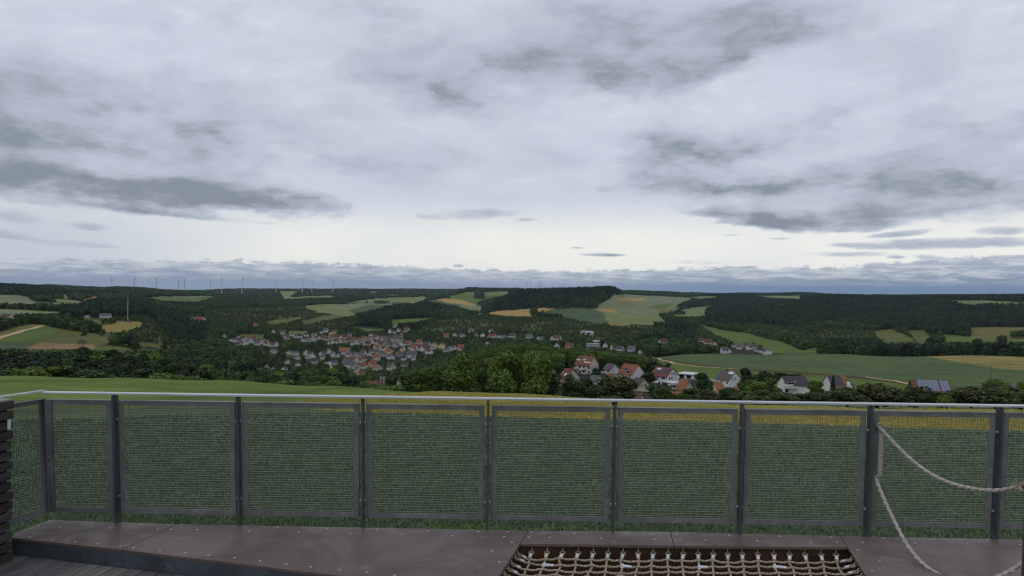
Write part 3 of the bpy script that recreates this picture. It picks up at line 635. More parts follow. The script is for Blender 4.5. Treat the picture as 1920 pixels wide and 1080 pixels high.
M_RAILG = mat('balcony_rail', (.42, .43, .44), .6, .1, 1); M_SKYL = mat('skylight_glass', (.55, .58, .62), .25, .1, 1, spec=.7)
RM = dict(r=R_RED, o=R_OR, g=R_GREY, d=R_DARK, b=R_BROWN); WM = dict(w=W_WHITE, c=W_CREAM, y=W_YELL, p=W_PINK, s=W_STONE, g=W_GREY)
def gable_wall(L, W, he, hr):
    x, y = L/2, W/2
    v = [(-x, -y, -3), (x, -y, -3), (x, y, -3), (-x, y, -3), (-x, -y, he), (x, -y, he), (x, y, he), (-x, y, he), (-x, 0, he+hr), (x, 0, he+hr)]
    return MB().add(v, [(3, 2, 1, 0), (0, 1, 5, 4), (1, 2, 6, 9, 5), (2, 3, 7, 6), (3, 0, 4, 8, 7), (4, 5, 9, 8), (6, 7, 8, 9)])
def gable_roof(L, W, he, hr, ov=.5, th=.22, ox=.4):
    k = hr/(W/2); mb = MB(); X = L/2+ox; yo = W/2+ov; z0 = he-ov*k+.06; zr = he+hr+.06
    for s in (-1, 1):
        mb.add([(-X, s*yo, z0), (X, s*yo, z0), (X, 0, zr), (-X, 0, zr), (-X, s*yo, z0+th), (X, s*yo, z0+th), (X, 0, zr+th), (-X, 0, zr+th)],
               [(3, 2, 1, 0), (4, 5, 6, 7), (0, 1, 5, 4), (1, 2, 6, 5), (2, 3, 7, 6), (3, 0, 4, 7)] if s < 0 else
               [(0, 1, 2, 3), (7, 6, 5, 4), (4, 5, 1, 0), (5, 6, 2, 1), (6, 7, 3, 2), (7, 4, 0, 3)])
    return mb
def slope_patch(x0, x1, f0, f1, W, he, hr, th=.08, lift=.30, gap=None):
    """panel lying on the front roof slope, f from eaves (0) to ridge (1)"""
    k = hr/(W/2); pt = lambda x, f, dz: (x, -W/2*(1-f), he+hr*f+lift+dz); mb = MB()
    xs = [(x0, x1)] if not gap else [(x0+(x1-x0)*i/gap+.04, x0+(x1-x0)*(i+1)/gap-.04) for i in range(gap)]
    for a, b in xs:
        mb.add([pt(a, f0, 0), pt(b, f0, 0), pt(b, f1, 0), pt(a, f1, 0), pt(a, f0, th), pt(b, f0, th), pt(b, f1, th), pt(a, f1, th)],
               [(3, 2, 1, 0), (4, 5, 6, 7), (0, 1, 5, 4), (1, 2, 6, 5), (2, 3, 7, 6), (3, 0, 4, 7)])
    return mb
def window(e, x, z, w_, h, side='front', W=8, L=10, y=None, glass=None):
    fr, pn = MB(), MB(); t_ = .09
    def put(mb, a0, a1, z0, z1, o0, o1):
        if side == 'front': yy = -W/2 if y is None else y; mb.bb(a0, a1, yy-o1, yy-o0, z0, z1)
        elif side == 'right': mb.bb(L/2+o0, L/2+o1, a0, a1, z0, z1)
        else: mb.bb(-L/2-o1, -L/2-o0, a0, a1, z0, z1)
    a0, a1 = x-w_/2, x+w_/2
    for q in ((a0-t_, a0, z, z+h), (a1, a1+t_, z, z+h), (a0-t_, a1+t_, z+h, z+h+t_), (a0-t_-.05, a1+t_+.05, z-t_, z)): put(fr, *q, .0, .07)
    put(pn, a0, a1, z, z+h, .004, .03)
    o = fr.build('window', M_FRAME, e); pn.build('pane', glass or M_GLASS, o); return o
def chimney(roof, x, y, z, h=1.3, m=None):
    MB().bb(x-.35, x+.35, y-.35, y+.35, z-1, z+h).bb(x-.42, x+.42, y-.42, y+.42, z+h, z+h+.1).build('chimney', m or W_BROWNT, roof)
def balcony(e, x0, x1, z, W, dep=1.5, rail=None, y=None):
    yy = -W/2 if y is None else y
    b = MB().bb(x0, x1, yy-dep, yy-.003, z-.18, z).build('balcony', W_WHITE, e)
    r_ = MB().bb(x0, x1, yy-dep-.03, yy-dep, z+.05, z+1.0).bb(x0, x0+.05, yy-dep, yy-.01, z+.05, z+1.0).bb(x1-.05, x1, yy-dep, yy-.01, z+.05, z+1.0)
    r_.build('railing', rail or W_WHITE, b)
    return b
def dormer(roof, x, w_, W, he, hr, f=.3, h=1.5, wall=None, tiles=None):
    y0 = -W/2*(1-f)-.1; z0 = he+hr*f-.1; y1 = y0+2.6
    d = MB().bb(x-w_/2, x+w_/2, y0, y1, z0, z0+h).build('dormer', wall or W_WHITE, roof)
    MB().bb(x-w_/2-.25, x+w_/2+.25, y0-.35, y1+.6, z0+h+.003, z0+h+.16).build('dormer_roof', tiles or R_DARK, d)
    MB().bb(x-w_/2+.25, x+w_/2-.25, y0-.04, y0-.003, z0+.45, z0+h-.15).build('pane', M_GLASS, d)
def add_rect(P, L, W, H_, rz):
    pts = [(P[0]+x*math.cos(rz)-y*math.sin(rz), P[1]+x*math.sin(rz)+y*math.cos(rz), P[2]+z) for x in (-L/2, L/2) for y in (-W/2, W/2) for z in (0.5, H_)]
    px, py = proj(np.array(pts)); RECTS.append((px.min(), py.min(), px.max(), py.max()-1, math.hypot(P[0], P[1])))
def near_house(name, px, pyb, wpx, eav, rdg, W, e_deg, wall, roof, label, dmin=300, d=None, ov=.5):
    """house whose base centre is at pixel px,pyb; wpx, eav, rdg: width, eaves and ridge height in photograph pixels"""
    if d: r_ = ray(px, pyb); a = math.atan2(r_[0], r_[1]); P = np.array([d*math.sin(a), d*math.cos(a), EYE+d*r_[2]/math.hypot(r_[0], r_[1])])
    else: P = ground(px, pyb, dmin)
    dd = math.hypot(P[0], P[1]); s_ = dd/FPX; az = math.atan2(P[0], P[1]); e_ = math.radians(e_deg)
    L = max(4, (wpx*s_-W*abs(math.sin(e_)))/math.cos(e_)); he, hr = eav*s_, (rdg-eav)*s_
    rz = e_-az; E_ = empty(name, P, rz, label=label, cat='house')
    gable_wall(L, W, he, hr).build('wall', wall, E_); ro = gable_roof(L, W, he, hr, ov).build('roof', roof, E_)
    add_rect(P, L, W, he+hr, rz); return E_, ro, L, W, he, hr

# apartment house with the broad red roof
E_, ro, L, W, he, hr = near_house('apartment_house', 1100, 700, 44, 17, 32, 11, -30, W_PINK, R_RED, 'large white apartment house with dark red roof, skylights and balconies, highest in its row')
for x in (-4.5, -1.3, 1.2, 4.6): window(E_, x, 3.4, 1.2, 1.3, W=W); window(E_, x, .6, 1.2, 1.4, W=W)
for y in (-2.5, 0, 2.5): window(E_, y, 3.2, 1.0, 1.3, 'right', W, L)
balcony(E_, -L/2+.3, -2.6, 2.9, W); balcony(E_, -.3, 2.4, 2.9, W); balcony(E_, .6, 3.2, .1, W)
for x0, f in ((-3.6, .42), (-.9, .48), (.1, .52), (.3, .26), (1.2, .22)): slope_patch(x0, x0+.7, f, f+.12, W, he, hr).build('skylight', M_SKYL, ro)
slope_patch(2.3, 5.0, .20, .30, W, he, hr).build('skylight', M_SKYL, ro); slope_patch(-5.2, -4.0, .45, .56, W, he, hr).build('skylight', M_SKYL, ro)
chimney(ro, 1.5, 0, he+hr)
# its neighbour lower left
E_, ro, L, W, he, hr = near_house('apartment_house', 1067, 722, 38, 15, 30, 11, -34, W_PINK, R_RED, 'white apartment house with red-brown roof, left end of the row below the wood')
for x in (-2.5, 1.8, 4.2): window(E_, x, 2.6, 1.2, 1.3, W=W); window(E_, x, .1, 1.2, 1.3, W=W)
window(E_, -1.5, 2.6, 1, 1.2, 'right', W, L); window(E_, 1.5, 2.6, 1, 1.2, 'right', W, L)
balcony(E_, -L/2+.2, .2, 2.2, W); balcony(E_, -2.4, 1.2, -.4, W)
slope_patch(0, 2.2, .2, .42, W, he, hr).build('skylight', M_SKYL, ro); slope_patch(-1.6, -1.1, .42, .5, W, he, hr).build('skylight', M_SKYL, ro)
# small grey-roofed villa
E_, ro, L, W, he, hr = near_house('house', 1146, 701, 29, 9, 18, 8, -38, W_WHITE, R_GREY, 'small white house with light grey roof between the two big red roofs')
for x in (-2.2, .8): window(E_, x, 1.2, 1.1, 1.2, W=W)
window(E_, -1.4, 1.3, .9, 1.1, 'right', W, L); window(E_, 1.0, 3.3, .8, 1.0, 'right', W, L)
slope_patch(.4, 3.2, .05, .40, W, he, hr).build('tile_patch', R_RED, ro); balcony(E_, -L/2-.6, -L/2+1.4, .7, W); chimney(ro, 2, .4, he+hr)
# bright orange roof with twin dormers
E_, ro, L, W, he, hr = near_house('house', 1184, 712, 48, 12, 28, 11, -36, W_WHITE, R_OR, 'white house with bright orange roof and twin white dormers')
for x in (-.6, 1.0): dormer(ro, x-1.2, 1.3, W, he, hr, .28, 1.35)
dormer(ro, 1.6, 2.3, W, he, hr, .05, 1.3); balcony(E_, -L/2-.8, -1.8, 1.9, W, 1.8, M_RAILG)
for x in (-3.2, -1.6, 2.7): window(E_, x, 1.7, 1.0, 1.5, W=W)
window(E_, -2.2, .9, 1.3, 1.0, 'right', W, L); window(E_, 1.6, .9, 1.2, 1.0, 'right', W, L)
MB().bb(.2, 2.6, -W/2-1.7, -W/2-.003, -2, 2.5).build('porch', W_WHITE, E_); slope_patch(-L/2-.2, -L/2+2.6, .0, .08, W, he, hr, lift=.35).build('tile_patch', R_DARK, ro)
chimney(ro, -2.4, 0, he+hr, .8)
near_house('house', 1118, 722, 20, 9, 17, 7, -32, W_WHITE, R_GREY, 'little white house with pale grey roof and round-topped gable window, half hidden behind a crown')
near_house('house', 1148, 713, 22, 5, 12, 8, -30, W_CREAM, R_RED, 'low house with dark red roof in front of the small grey-roofed house')
# brown-red roof in front
E_, ro, L, W, he, hr = near_house('house', 1200, 735, 38, 7, 23, 10, -38, W_CREAM, R_BROWN, 'house with brown roof and cream gable standing in front of the orange roof')
for y in (-1.4, .9): window(E_, y, 1.9, .8, 1.1, 'right', W, L)
slope_patch(-.8, 2.2, .42, .72, W, he, hr).build('solar_panel', M_SOL, ro)
MB().bb(-L/2, L/2-1, -W/2-2, -W/2-.003, -1.5, .8).build('porch', W_WHITE, E_)
# large house with photovoltaic roof and terraces
E_, ro, L, W, he, hr = near_house('house', 1246, 719, 51, 15, 29, 11, -34, W_WHITE, R_RED, 'large white house with red roof carrying black solar panels and stacked terraces')
slope_patch(-3.8, -1.2, .66, .84, W, he, hr, gap=5).build('skylight', M_SKYL, ro)
slope_patch(-3.6, .6, .24, .55, W, he, hr, gap=6).build('solar_panel', M_SOL, ro); slope_patch(1.0, L/2-.9, .34, .86, W, he, hr, gap=5).build('solar_panel', M_SOL, ro)
for x, w_ in ((-3.9, 2.2), (-.6, .7), (2.9, 2.0)): window(E_, x, 2.9, w_, 1.3, W=W)
for x, w_ in ((-4.3, 3.0), (2.0, 3.4)): window(E_, x, -.2, w_, 1.7, W=W)
for y in (-3.2, -1.0): window(E_, y, 2.6, 1.2, 1.4, 'right', W, L)
window(E_, 1.2, 5.0, 1.0, 1.1, 'right', W, L); window(E_, -1, 5.0, 1.0, 1.1, 'right', W, L)
balcony(E_, -L/2-.4, -2.2, 2.3, W, 1.6, M_RAILG); balcony(E_, .6, L/2+.2, 2.3, W, 1.6, M_RAILG)
MB().bb(-3.2, .2, -W/2-1.8, -W/2-.003, -1.2, 1.0).build('porch', W_WHITE, E_)
te = MB().bb(L/2-2, L/2+6.5, -W/2-3.2, -W/2+2.6, -3, .15).bb(L/2-2, L/2+6.5, -W/2-3.2, -W/2+2.6, 1.9, 2.3).bb(L/2-2, L/2-1.2, -W/2-3.0, -W/2+2.6, .15, 1.9).bb(L/2+3, L/2+3.8, -W/2-3.0, -W/2-2, .15, 1.9)
te = te.build('terrace', W_WHITE, E_)
# modern flat-roofed house behind it
def flat_house(name, px, pyb, wpx, hpx, W, e_deg, wall, label, roofm=None, dmin=300, nwin=2, glass_h=.55):
    P = ground(px, pyb, dmin); dd = math.hypot(P[0], P[1]); s_ = dd/FPX; az = math.atan2(P[0], P[1]); e_ = math.radians(e_deg)
    L = max(3, (wpx*s_-W*abs(math.sin(e_)))/math.cos(e_)); h = hpx*s_; rz = e_-az; E_ = empty(name, P, rz, label=label, cat='house')
    MB().bb(-L/2, L/2, -W/2, W/2, -3, h-.35).build('wall', wall, E_)
    MB().bb(-L/2-.8, L/2+.8, -W/2-1.0, W/2+.5, h-.347, h).build('roof', roofm or M_FRAME, E_)
    for q in range(nwin):
        x = -L/2+L*(q+.5)/nwin; window(E_, x, h*.12, L/nwin*.62, h*glass_h, W=W)
    add_rect(P, L, W, h, rz); return E_, L, W, h
flat_house('modern_house', 1291, 709, 36, 9.5, 9, -24, W_WHITE, 'modern white flat-roofed house with wide glazing behind the solar-roofed one', W_WHITE, nwin=2, glass_h=.6)
E_, ro, L, W, he, hr = near_house('house', 1284, 736, 30, 7, 23, 10, -25, W_PINK, R_OR, 'house with warm orange roof and a small white dormer below the modern flat-roofed house')
dormer(ro, -3.2, 1.8, W, he, hr, .05, 1.4); slope_patch(2.0, 3.6, .65, .95, W, he, hr).build('solar_panel', M_SOL, ro)
E_, ro, L, W, he, hr = near_house('house', 1366, 725, 43, 14, 28, 10, -38, W_WHITE, R_GREY, 'white house with grey and red roof standing alone left of the bushy slope')
slope_patch(-1.8, .2, .02, .98, W, he, hr, lift=.28, th=.03).build('tile_patch', R_RED, ro); slope_patch(1.0, 4.2, .62, .88, W, he, hr, gap=3).build('skylight', M_SKYL, ro)
for x in (-.5, 3.0): window(E_, x, 2.2, 1.1, 1.0, W=W)
for y in (-2.0, .2): window(E_, y, 3.9, .6, 1.3, 'right', W, L)
window(E_, 2.4, .6, 1.6, 1.8, 'right', W, L); chimney(ro, -1.2, 0, he+hr, .7); balcony(E_, -L/2-2.5, -L/2+.6, 3.0, W, 1.5, M_RAILG)
near_house('house', 1345, 737, 18, 9, 19, 7, 28, W_YELL, R_OR, 'small yellow house with orange roof below the white one')
near_house('house', 1388, 741, 26, 5, 14, 8, -12, W_CREAM, R_OR, 'low house with faded orange roof right of the yellow house')
near_house('garage', 1192, 752, 22, 6, 13, 7, -8, W_CREAM, R_BROWN, 'low red-brown roof showing just above the handrail between two crowns', dmin=240)
near_house('house', 1338, 747, 20, 5, 13, 7, -20, W_WHITE, R_OR, 'small orange roof close above the handrail in front of the yellow house', dmin=240)
near_house('shed', 1262, 751, 22, 7, 15, 7, -20, W_PINK, R_OR, 'terracotta roof low behind crowns, close above the handrail', dmin=240)
E_, ro, L, W, he, hr = near_house('house', 1487, 737, 52, 16, 29, 11, 24, W_WHITE, R_DARK, 'white house with long dark roof and balcony, left of the spruce')
window(E_, -3.6, 4.4, 3.2, 1.5, W=W); window(E_, -5.6, 1.2, 1.6, 1.5, W=W); balcony(E_, -L/2-1.2, -.8, 3.3, W, 1.8, M_RAILG); balcony(E_, -L/2-2.2, -2.8, 4.1, W, .9, W_WHITE)
slope_patch(-.6, -.2, .3, .38, W, he, hr).build('skylight', M_SKYL, ro)
E_, ro, L, W, he, hr = near_house('house', 1566, 737, 44, 13, 30, 12, 26, W_WHITE, R_OR, 'house with steep roof half covered by solar panels, behind the dark spruce')
slope_patch(-L/2-.1, 2.2, .02, .94, W, he, hr, gap=5).build('solar_panel', M_SOL, ro)
dm = MB().add([(2.4, -W/2-.6, he-1), (6.2, -W/2-.6, he-1), (4.3, -W/2-.6, he+2.6), (2.4, 0, he-1), (6.2, 0, he-1), (4.3, 0, he+2.6)], [(0, 1, 2), (3, 5, 4), (0, 3, 4, 1), (1, 4, 5, 2), (2, 5, 3, 0)])
dm.build('gable_dormer', W_WHITE, ro)
MB().add([(4.3, -W/2-1.1, he+2.85), (6.7, -W/2-1.1, he-1.6), (6.7, .5, he-1.6), (4.3, .5, he+2.85), (4.3, -W/2-1.1, he+3.1), (6.9, -W/2-1.1, he-1.5), (6.9, .5, he-1.5), (4.3, .5, he+3.1)],
         [(3, 2, 1, 0), (4, 5, 6, 7), (0, 1, 5, 4), (1, 2, 6, 5), (2, 3, 7, 6), (3, 0, 4, 7)]).build('dormer_roof', R_DARK, ro)
# barn with pale solar roof
E_, ro, L, W, he, hr = near_house('barn', 1743, 740, 62, 7, 23, 12, 14, W_BROWNT, R_RED, 'long barn with reddish roof covered by pale blue solar panels'); E_['category'] = 'barn'
slope_patch(-L/2+2.2, L/2-4.9, .04, .96, W, he, hr, gap=6).build('solar_panel', M_SOLB, ro); slope_patch(L/2-4.2, L/2-.4, .04, .96, W, he, hr, gap=3).build('solar_panel', M_SOLB, ro)

# ------------------------------------------------------------------ the chapel tower behind the crest, and the village church
def octo(r_, z, n=8, ph=.39): return [(r_*math.cos(ph+6.2832*i/n), r_*math.sin(ph+6.2832*i/n), z) for i in range(n)]
def stack(rings):
    mb = MB(); n = len(rings[0]); mb.v = [p for r_ in rings for p in r_]
    mb.f = [(k*n+i, k*n+(i+1) % n, (k+1)*n+(i+1) % n, (k+1)*n+i) for k in range(len(rings)-1) for i in range(n)]+[tuple(range(n-1, -1, -1)), tuple(range((len(rings)-1)*n, len(rings)*n))]
    mb.mi = [0]*len(mb.f); return mb
P = aty(718, 728, 520.0); gzv = gz(P[0], P[1]); s_ = 520/FPX
E_ = empty('chapel', (P[0], P[1], P[2]), -.2, label='old stone chapel tower with dark onion dome and red nave roof below the village', cat='chapel')
tz = 30*s_*.55; h1 = 22*s_
tw = MB().bb(-1.8, 1.8, -1.8, 1.8, min(gzv-P[2], 0)-2, h1).build('tower', W_STONE, E_)
for x, a in ((-.1, 1), (0, 0)):
    MB().bb(-.45, .45, -1.86, -1.803, h1-4.0, h1-1.3).build('belfry_opening', M_GLASS, tw) if a else MB().bb(1.803, 1.86, -.45, .45, h1-4.0, h1-1.3).build('belfry_opening', M_GLASS, tw)
MB().bb(-2.0, 2.0, -2.0, 2.0, h1+.003, h1+.25).build('cornice', W_STONE, tw)
stack([octo(2.1, h1+.253), octo(2.2, h1+.8), octo(1.9, h1+1.7), octo(1.2, h1+2.4), octo(.9, h1+2.9), octo(1.0, h1+3.3), octo(.7, h1+4.0), octo(.2, h1+4.8), octo(.06, h1+7.0)]).build('dome', R_DARK, tw)
nv = gable_wall(11, 7, 2.0, 3.2); nv.build('nave_wall', W_STONE, E_, loc=(-5.5, -2, 0)); gable_roof(11, 7, 2.0, 3.2).build('nave_roof', R_RED, E_, loc=(-5.5, -2, 0))
RECTS.append((700, 694, 728, 728, 520))
P = aty(749, 722, 500.0)
E_ = empty('summer_house', (P[0], P[1], P[2]), .2, label='small turret with pointed dark roof and terracotta wall right of the chapel tower', cat='turret')
MB().prism([(1.8*math.cos(a), 1.8*math.sin(a)) for a in np.arange(6)*math.pi/3], -4, 3.0).build('wall', W_YELL, E_)
stack([octo(2.1, 3.0), octo(1.0, 4.2), octo(.5, 5.2), octo(.06, 7.5)]).build('roof', R_DARK, E_); RECTS.append((742, 702, 754, 722, 500))

P = ground(746, 648, 800); s_ = math.hypot(P[0], P[1])/FPX
E_ = empty('church', P, -.35, label='stone village church with grey nave roof and slender pointed spire', cat='church')
MB().bb(-9*s_, 9*s_, -5, 5, -3, 13*s_).build('nave_wall', W_STONE, E_); gable_roof(18*s_, 10, 13*s_, 7*s_).build('nave_roof', R_GREY, E_)
for x in np.linspace(-7*s_, 5*s_, 5): window(E_, x, 4*s_, .9, 4.5*s_, W=10)
tw = MB().bb(6*s_, 10*s_, -2.5, 1.5, -3, 24*s_).build('tower', W_STONE, E_)
sp_ = MB().add([(6*s_-.3, -2.8, 24*s_+.003), (10*s_+.3, -2.8, 24*s_+.003), (10*s_+.3, 1.8, 24*s_+.003), (6*s_-.3, 1.8, 24*s_+.003), (8*s_, -.5, 34*s_)], [(3, 2, 1, 0), (0, 1, 4), (1, 2, 4), (2, 3, 4), (3, 0, 4)])
sp_.build('spire', R_DARK, tw); MB().bb(6.8*s_, 9*s_, -2.56, -2.503, 18*s_, 22*s_).build('belfry_opening', M_GLASS, tw); add_rect(P, 20*s_, 10, 24*s_, -.35)

# ------------------------------------------------------------------ village houses (traced one by one, in photograph pixels)
VH = []
def z5(l): VH.extend([(420+x/8, 600+y/8)+tuple(r) for x, y, *r in l])
def z6(l): VH.extend([(640+x/8, 600+y/8)+tuple(r) for x, y, *r in l])
# roof, wall, size
z5([(470, 115, 'o', 'w', 1), (740, 190, 'g', 'w', 1), (880, 215, 'g', 'w', 1), (120, 322, 'g', 'w', .9), (210, 295, 'g', 'w', .9), (170, 345, 'd', 'w', .9), (235, 350, 'r', 'w', 1.2), (300, 310, 'd', 'w', .9), (330, 370, 'g', 'w', 1),
 (390, 305, 'o', 'c', 1.2), (380, 345, 'g', 'w', 1), (265, 388, 'g', 'w', .9), (205, 388, 'd', 'w', .9), (450, 315, 'r', 'w', 1), (440, 352, 'g', 'w', .9), (500, 382, 'g', 'w', 1), (540, 350, 'r', 'w', .9), (590, 348, 'r', 'w', 1.1), (640, 362, 'b', 'y', 1),
 (620, 392, 'd', 'c', .9), (690, 402, 'r', 'p', 1.2), (775, 402, 'g', 'w', 1.1), (10, 275, 'g', 'p', 1), (930, 290, 'b', 'p', 1.3), (1010, 238, 'g', 'w', .9), (1080, 268, 'g', 'w', .8), (1132, 270, 'd', 'w', 1), (1240, 248, 'd', 'w', .8),
 (1190, 325, 'g', 'w', 1.1), (1270, 330, 'g', 'g', 1.1), (1350, 240, 'g', 'w', 1), (1345, 322, 'r', 'p', 1.3), (1410, 292, 'd', 'w', .9), (1450, 200, 'g', 'w', .8), (1525, 190, 'g', 'w', 1.2), (1655, 208, 'r', 'y', 1.1), (1595, 240, 'b', 'y', 1),
 (1490, 290, 'r', 'w', 1.1), (1548, 306, 'b', 'p', 1), (1600, 295, 'g', 'w', 1), (1642, 285, 'r', 'y', 1.1), (1720, 290, 'r', 'p', 1.2), (1785, 295, 'r', 'c', 1.1), (1665, 358, 'r', 'w', 1.2), (1575, 366, 'd', 'w', .7), (1760, 345, 'b', 'p', 1),
 (1845, 305, 'r', 'w', 1), (1890, 325, 'b', 'p', 1.1), (1700, 325, 'r', 'p', 1), (1820, 340, 'r', 'c', 1), (1880, 260, 'g', 'p', 1),
 (750, 495, 'g', 'w', 1.3), (975, 512, 'g', 'w', 1.1), (1065, 525, 'g', 'w', 1.1), (1235, 530, 'g', 'w', 1.2), (1255, 578, 'g', 'w', .9), (1340, 565, 'd', 'w', 1.1), (1470, 540, 'b', 'w', 1.2), (1480, 592, 'g', 'w', .9), (1570, 510, 'g', 'w', 1.1),
 (1640, 555, 'g', 'w', 1.1), (1690, 560, 'd', 'w', .9), (1810, 510, 'o', 'p', 1.9), (1885, 540, 'g', 'w', 1.1), (1640, 668, 'g', 'w', 1.3), (1860, 660, 'r', 'w', 1.1), (1350, 655, 'd', 'g', 1.2), (735, 745, 'g', 'w', .7), (640, 725, 'g', 'y', .8),
 (905, 760, 'b', 'w', 1), (1110, 690, 'g', 'w', .9), (950, 660, 'g', 'w', .9), (1100, 590, 'g', 'w', .8), (1870, 720, 'g', 'w', 1.6), (1290, 545, 'b', 'w', 1)])
z6([(735, 198, 'g', 'w', 1), (865, 185, 'r', 'p', 1.1), (985, 155, 'r', 'w', 1.1), (800, 200, 'd', 'p', .9), (960, 185, 'b', 'w', .9),
 (90, 300, 'r', 'w', 1), (135, 308, 'r', 'p', 1), (190, 315, 'r', 'p', 1), (240, 330, 'r', 'c', 1.1), (320, 335, 'g', 'w', .9), (380, 335, 'o', 'c', 1.1), (470, 295, 'g', 'w', 1.4), (500, 255, 'b', 'w', 1), (440, 255, 'r', 'w', .9),
 (560, 298, 'r', 'w', 1.1), (590, 328, 'r', 'p', 1.1), (620, 296, 'b', 'w', .9), (655, 300, 'o', 'p', 1.1), (695, 305, 'g', 'w', 1), (740, 310, 'd', 'w', 1.2), (700, 350, 'b', 'p', 1), (480, 372, 'd', 'p', 1.2), (525, 345, 'g', 'p', 1),
 (385, 380, 'd', 'y', 1.1), (250, 365, 'g', 'c', 1), (170, 375, 'g', 'w', .9), (340, 290, 'r', 'p', 1), (610, 355, 'g', 'w', 1), (660, 372, 'r', 'p', 1.2), (620, 405, 'd', 'c', 1.1), (560, 390, 'b', 'p', 1), (700, 400, 'g', 'p', 1),
 (810, 420, 'g', 'g', 1.4), (880, 372, 'g', 'c', 1), (1005, 390, 'o', 'c', 1.3), (1080, 402, 'g', 'w', 1), (1170, 375, 'o', 'p', 1.1), (1125, 395, 'g', 'w', .9), (930, 395, 'g', 'w', 1), (1250, 392, 'b', 'w', 1), (1110, 425, 'r', 'p', 1.1),
 (1045, 440, 'b', 'c', 1), (920, 472, 'g', 'c', 1.1), (1140, 465, 'r', 'w', 1.1), (1230, 468, 'g', 'w', 1.2), (1310, 465, 'd', 'w', 1.1), (1372, 440, 'g', 'w', 1), (1305, 505, 'r', 'w', 1.1), (1345, 512, 'g', 'w', .9), (1085, 498, 'o', 'p', 1.3),
 (1180, 425, 'r', 'w', 1), (1300, 400, 'g', 'w', 1), (1400, 415, 'b', 'y', 1.7), (1515, 440, 'r', 'y', 1.8), (1630, 462, 'g', 'w', 1.1), (1690, 445, 'd', 'w', 1), (1790, 440, 'o', 'p', 1.2), (1570, 475, 'g', 'w', 1), (1265, 430, 'r', 'w', 1),
 (520, 438, 'o', 'p', 1.2), (640, 465, 'b', 'w', 1), (705, 512, 'o', 'y', 1.2), (740, 485, 'd', 'c', 1), (600, 455, 'b', 'p', 1), (565, 512, 'g', 'w', 1.1), (620, 545, 'g', 'w', 1.2), (420, 540, 'g', 'w', .9), (490, 570, 'g', 'w', 1),
 (540, 605, 'o', 'p', 1.3), (740, 585, 'g', 'w', 1.5), (1050, 568, 'g', 'w', 1.9), (890, 545, 'b', 'g', 1.1), (850, 525, 'b', 'p', 1.1), (935, 605, 'd', 'w', .9), (1080, 605, 'g', 'w', .8), (60, 525, 'o', 'p', 1.6), (100, 655, 'r', 'w', 1.3),
 (175, 628, 'r', 'w', 1.2), (245, 635, 'r', 'w', 1.2), (300, 645, 'r', 'p', 1.1), (335, 615, 'r', 'w', 1.1), (110, 555, 'g', 'w', 1), (200, 555, 'd', 'g', 1.3), (275, 565, 'g', 'p', 1.2), (330, 525, 'b', 'p', 1.1), (450, 500, 'b', 'p', 1),
 (200, 725, 'g', 'p', 1.7), (90, 700, 'g', 'g', 1.7), (440, 705, 'o', 'y', 1.3), (480, 675, 'o', 'p', 1.1), (375, 705, 'r', 'w', 1), (325, 735, 'r', 'p', 1.2), (295, 835, 'r', 'y', 1.2), (235, 790, 'g', 'w', 1), (545, 755, 'o', 'p', 1.6),
 (720, 755, 'g', 'w', 1.1), (785, 742, 'r', 'p', 1.2), (960, 705, 'd', 'p', 1.2), (740, 690, 'b', 'w', 1), (480, 640, 'b', 'p', 1.1), (660, 420, 'r', 'c', 1)])
n_main = len(VH)
# row on the opposite slope, the scattered houses and the hamlet to the right
VH += [(837, 632, 'o', 'y', 1.1), (853, 631, 'r', 'c', 1.2), (867, 632, 'g', 'w', 1.4), (883, 625, 'g', 'w', 1.2), (893, 632, 'g', 'w', .9), (905, 633, 'g', 'w', 1.5), (923, 634, 'r', 'w', 1.5), (942, 634, 'g', 'w', 1.5), (961, 634, 'b', 'c', 1.5),
 (992, 636, 'g', 'w', 1.5), (1014, 637, 'g', 'w', 1.2), (921, 625, 'g', 'w', 1.1), (1045, 639, 'b', 'w', 1.4), (1036, 638, 'g', 'w', .9), (915, 647, 'r', 'w', 1.0), (1044, 653, 'b', 'w', 1.5), (1068, 655, 'r', 'p', 1.5), (864, 657, 'o', 'p', .9),
 (1135, 653, 'g', 'w', 1.3), (1150, 656, 'b', 'p', 1.1), (1163, 660, 'g', 'w', 1.4), (1184, 662, 'g', 'w', 1.5), (1202, 663, 'd', 'p', 1.0), (1244, 645, 'b', 'w', 1.5), (1328, 647, 'r', 'c', 1.3), (1316, 643, 'b', 'p', 1.1), (1340, 650, 'b', 'p', 1.1),
 (1358, 663, 'g', 'w', 1.3), (1367, 662, 'g', 'w', 1.0), (1377, 651, 'g', 'w', .9), (1386, 655, 'g', 'w', 1.0), (1397, 651, 'b', 'p', 1.2), (1411, 655, 'g', 'w', 1.2), (1404, 656, 'r', 'w', .9), (1420, 659, 'g', 'w', 1.0), (1428, 662, 'd', 'w', 1.0), (1437, 665, 'g', 'w', 1.2), (1443, 664, 'b', 'w', .9),
 (376, 604, 'o', 'p', 2.2), (362, 603, 'g', 'w', 1.2), (198, 596, 'g', 'w', 1.4), (165, 596, 'g', 'w', .9), (12, 599, 'b', 'w', 1.2)]
rnames = dict(r='dark red', o='orange', g='grey', d='dark slate', b='brown'); wnames = dict(w='white', c='cream', y='yellow', p='stone-coloured', s='stone', g='grey')
VPROTO = {}
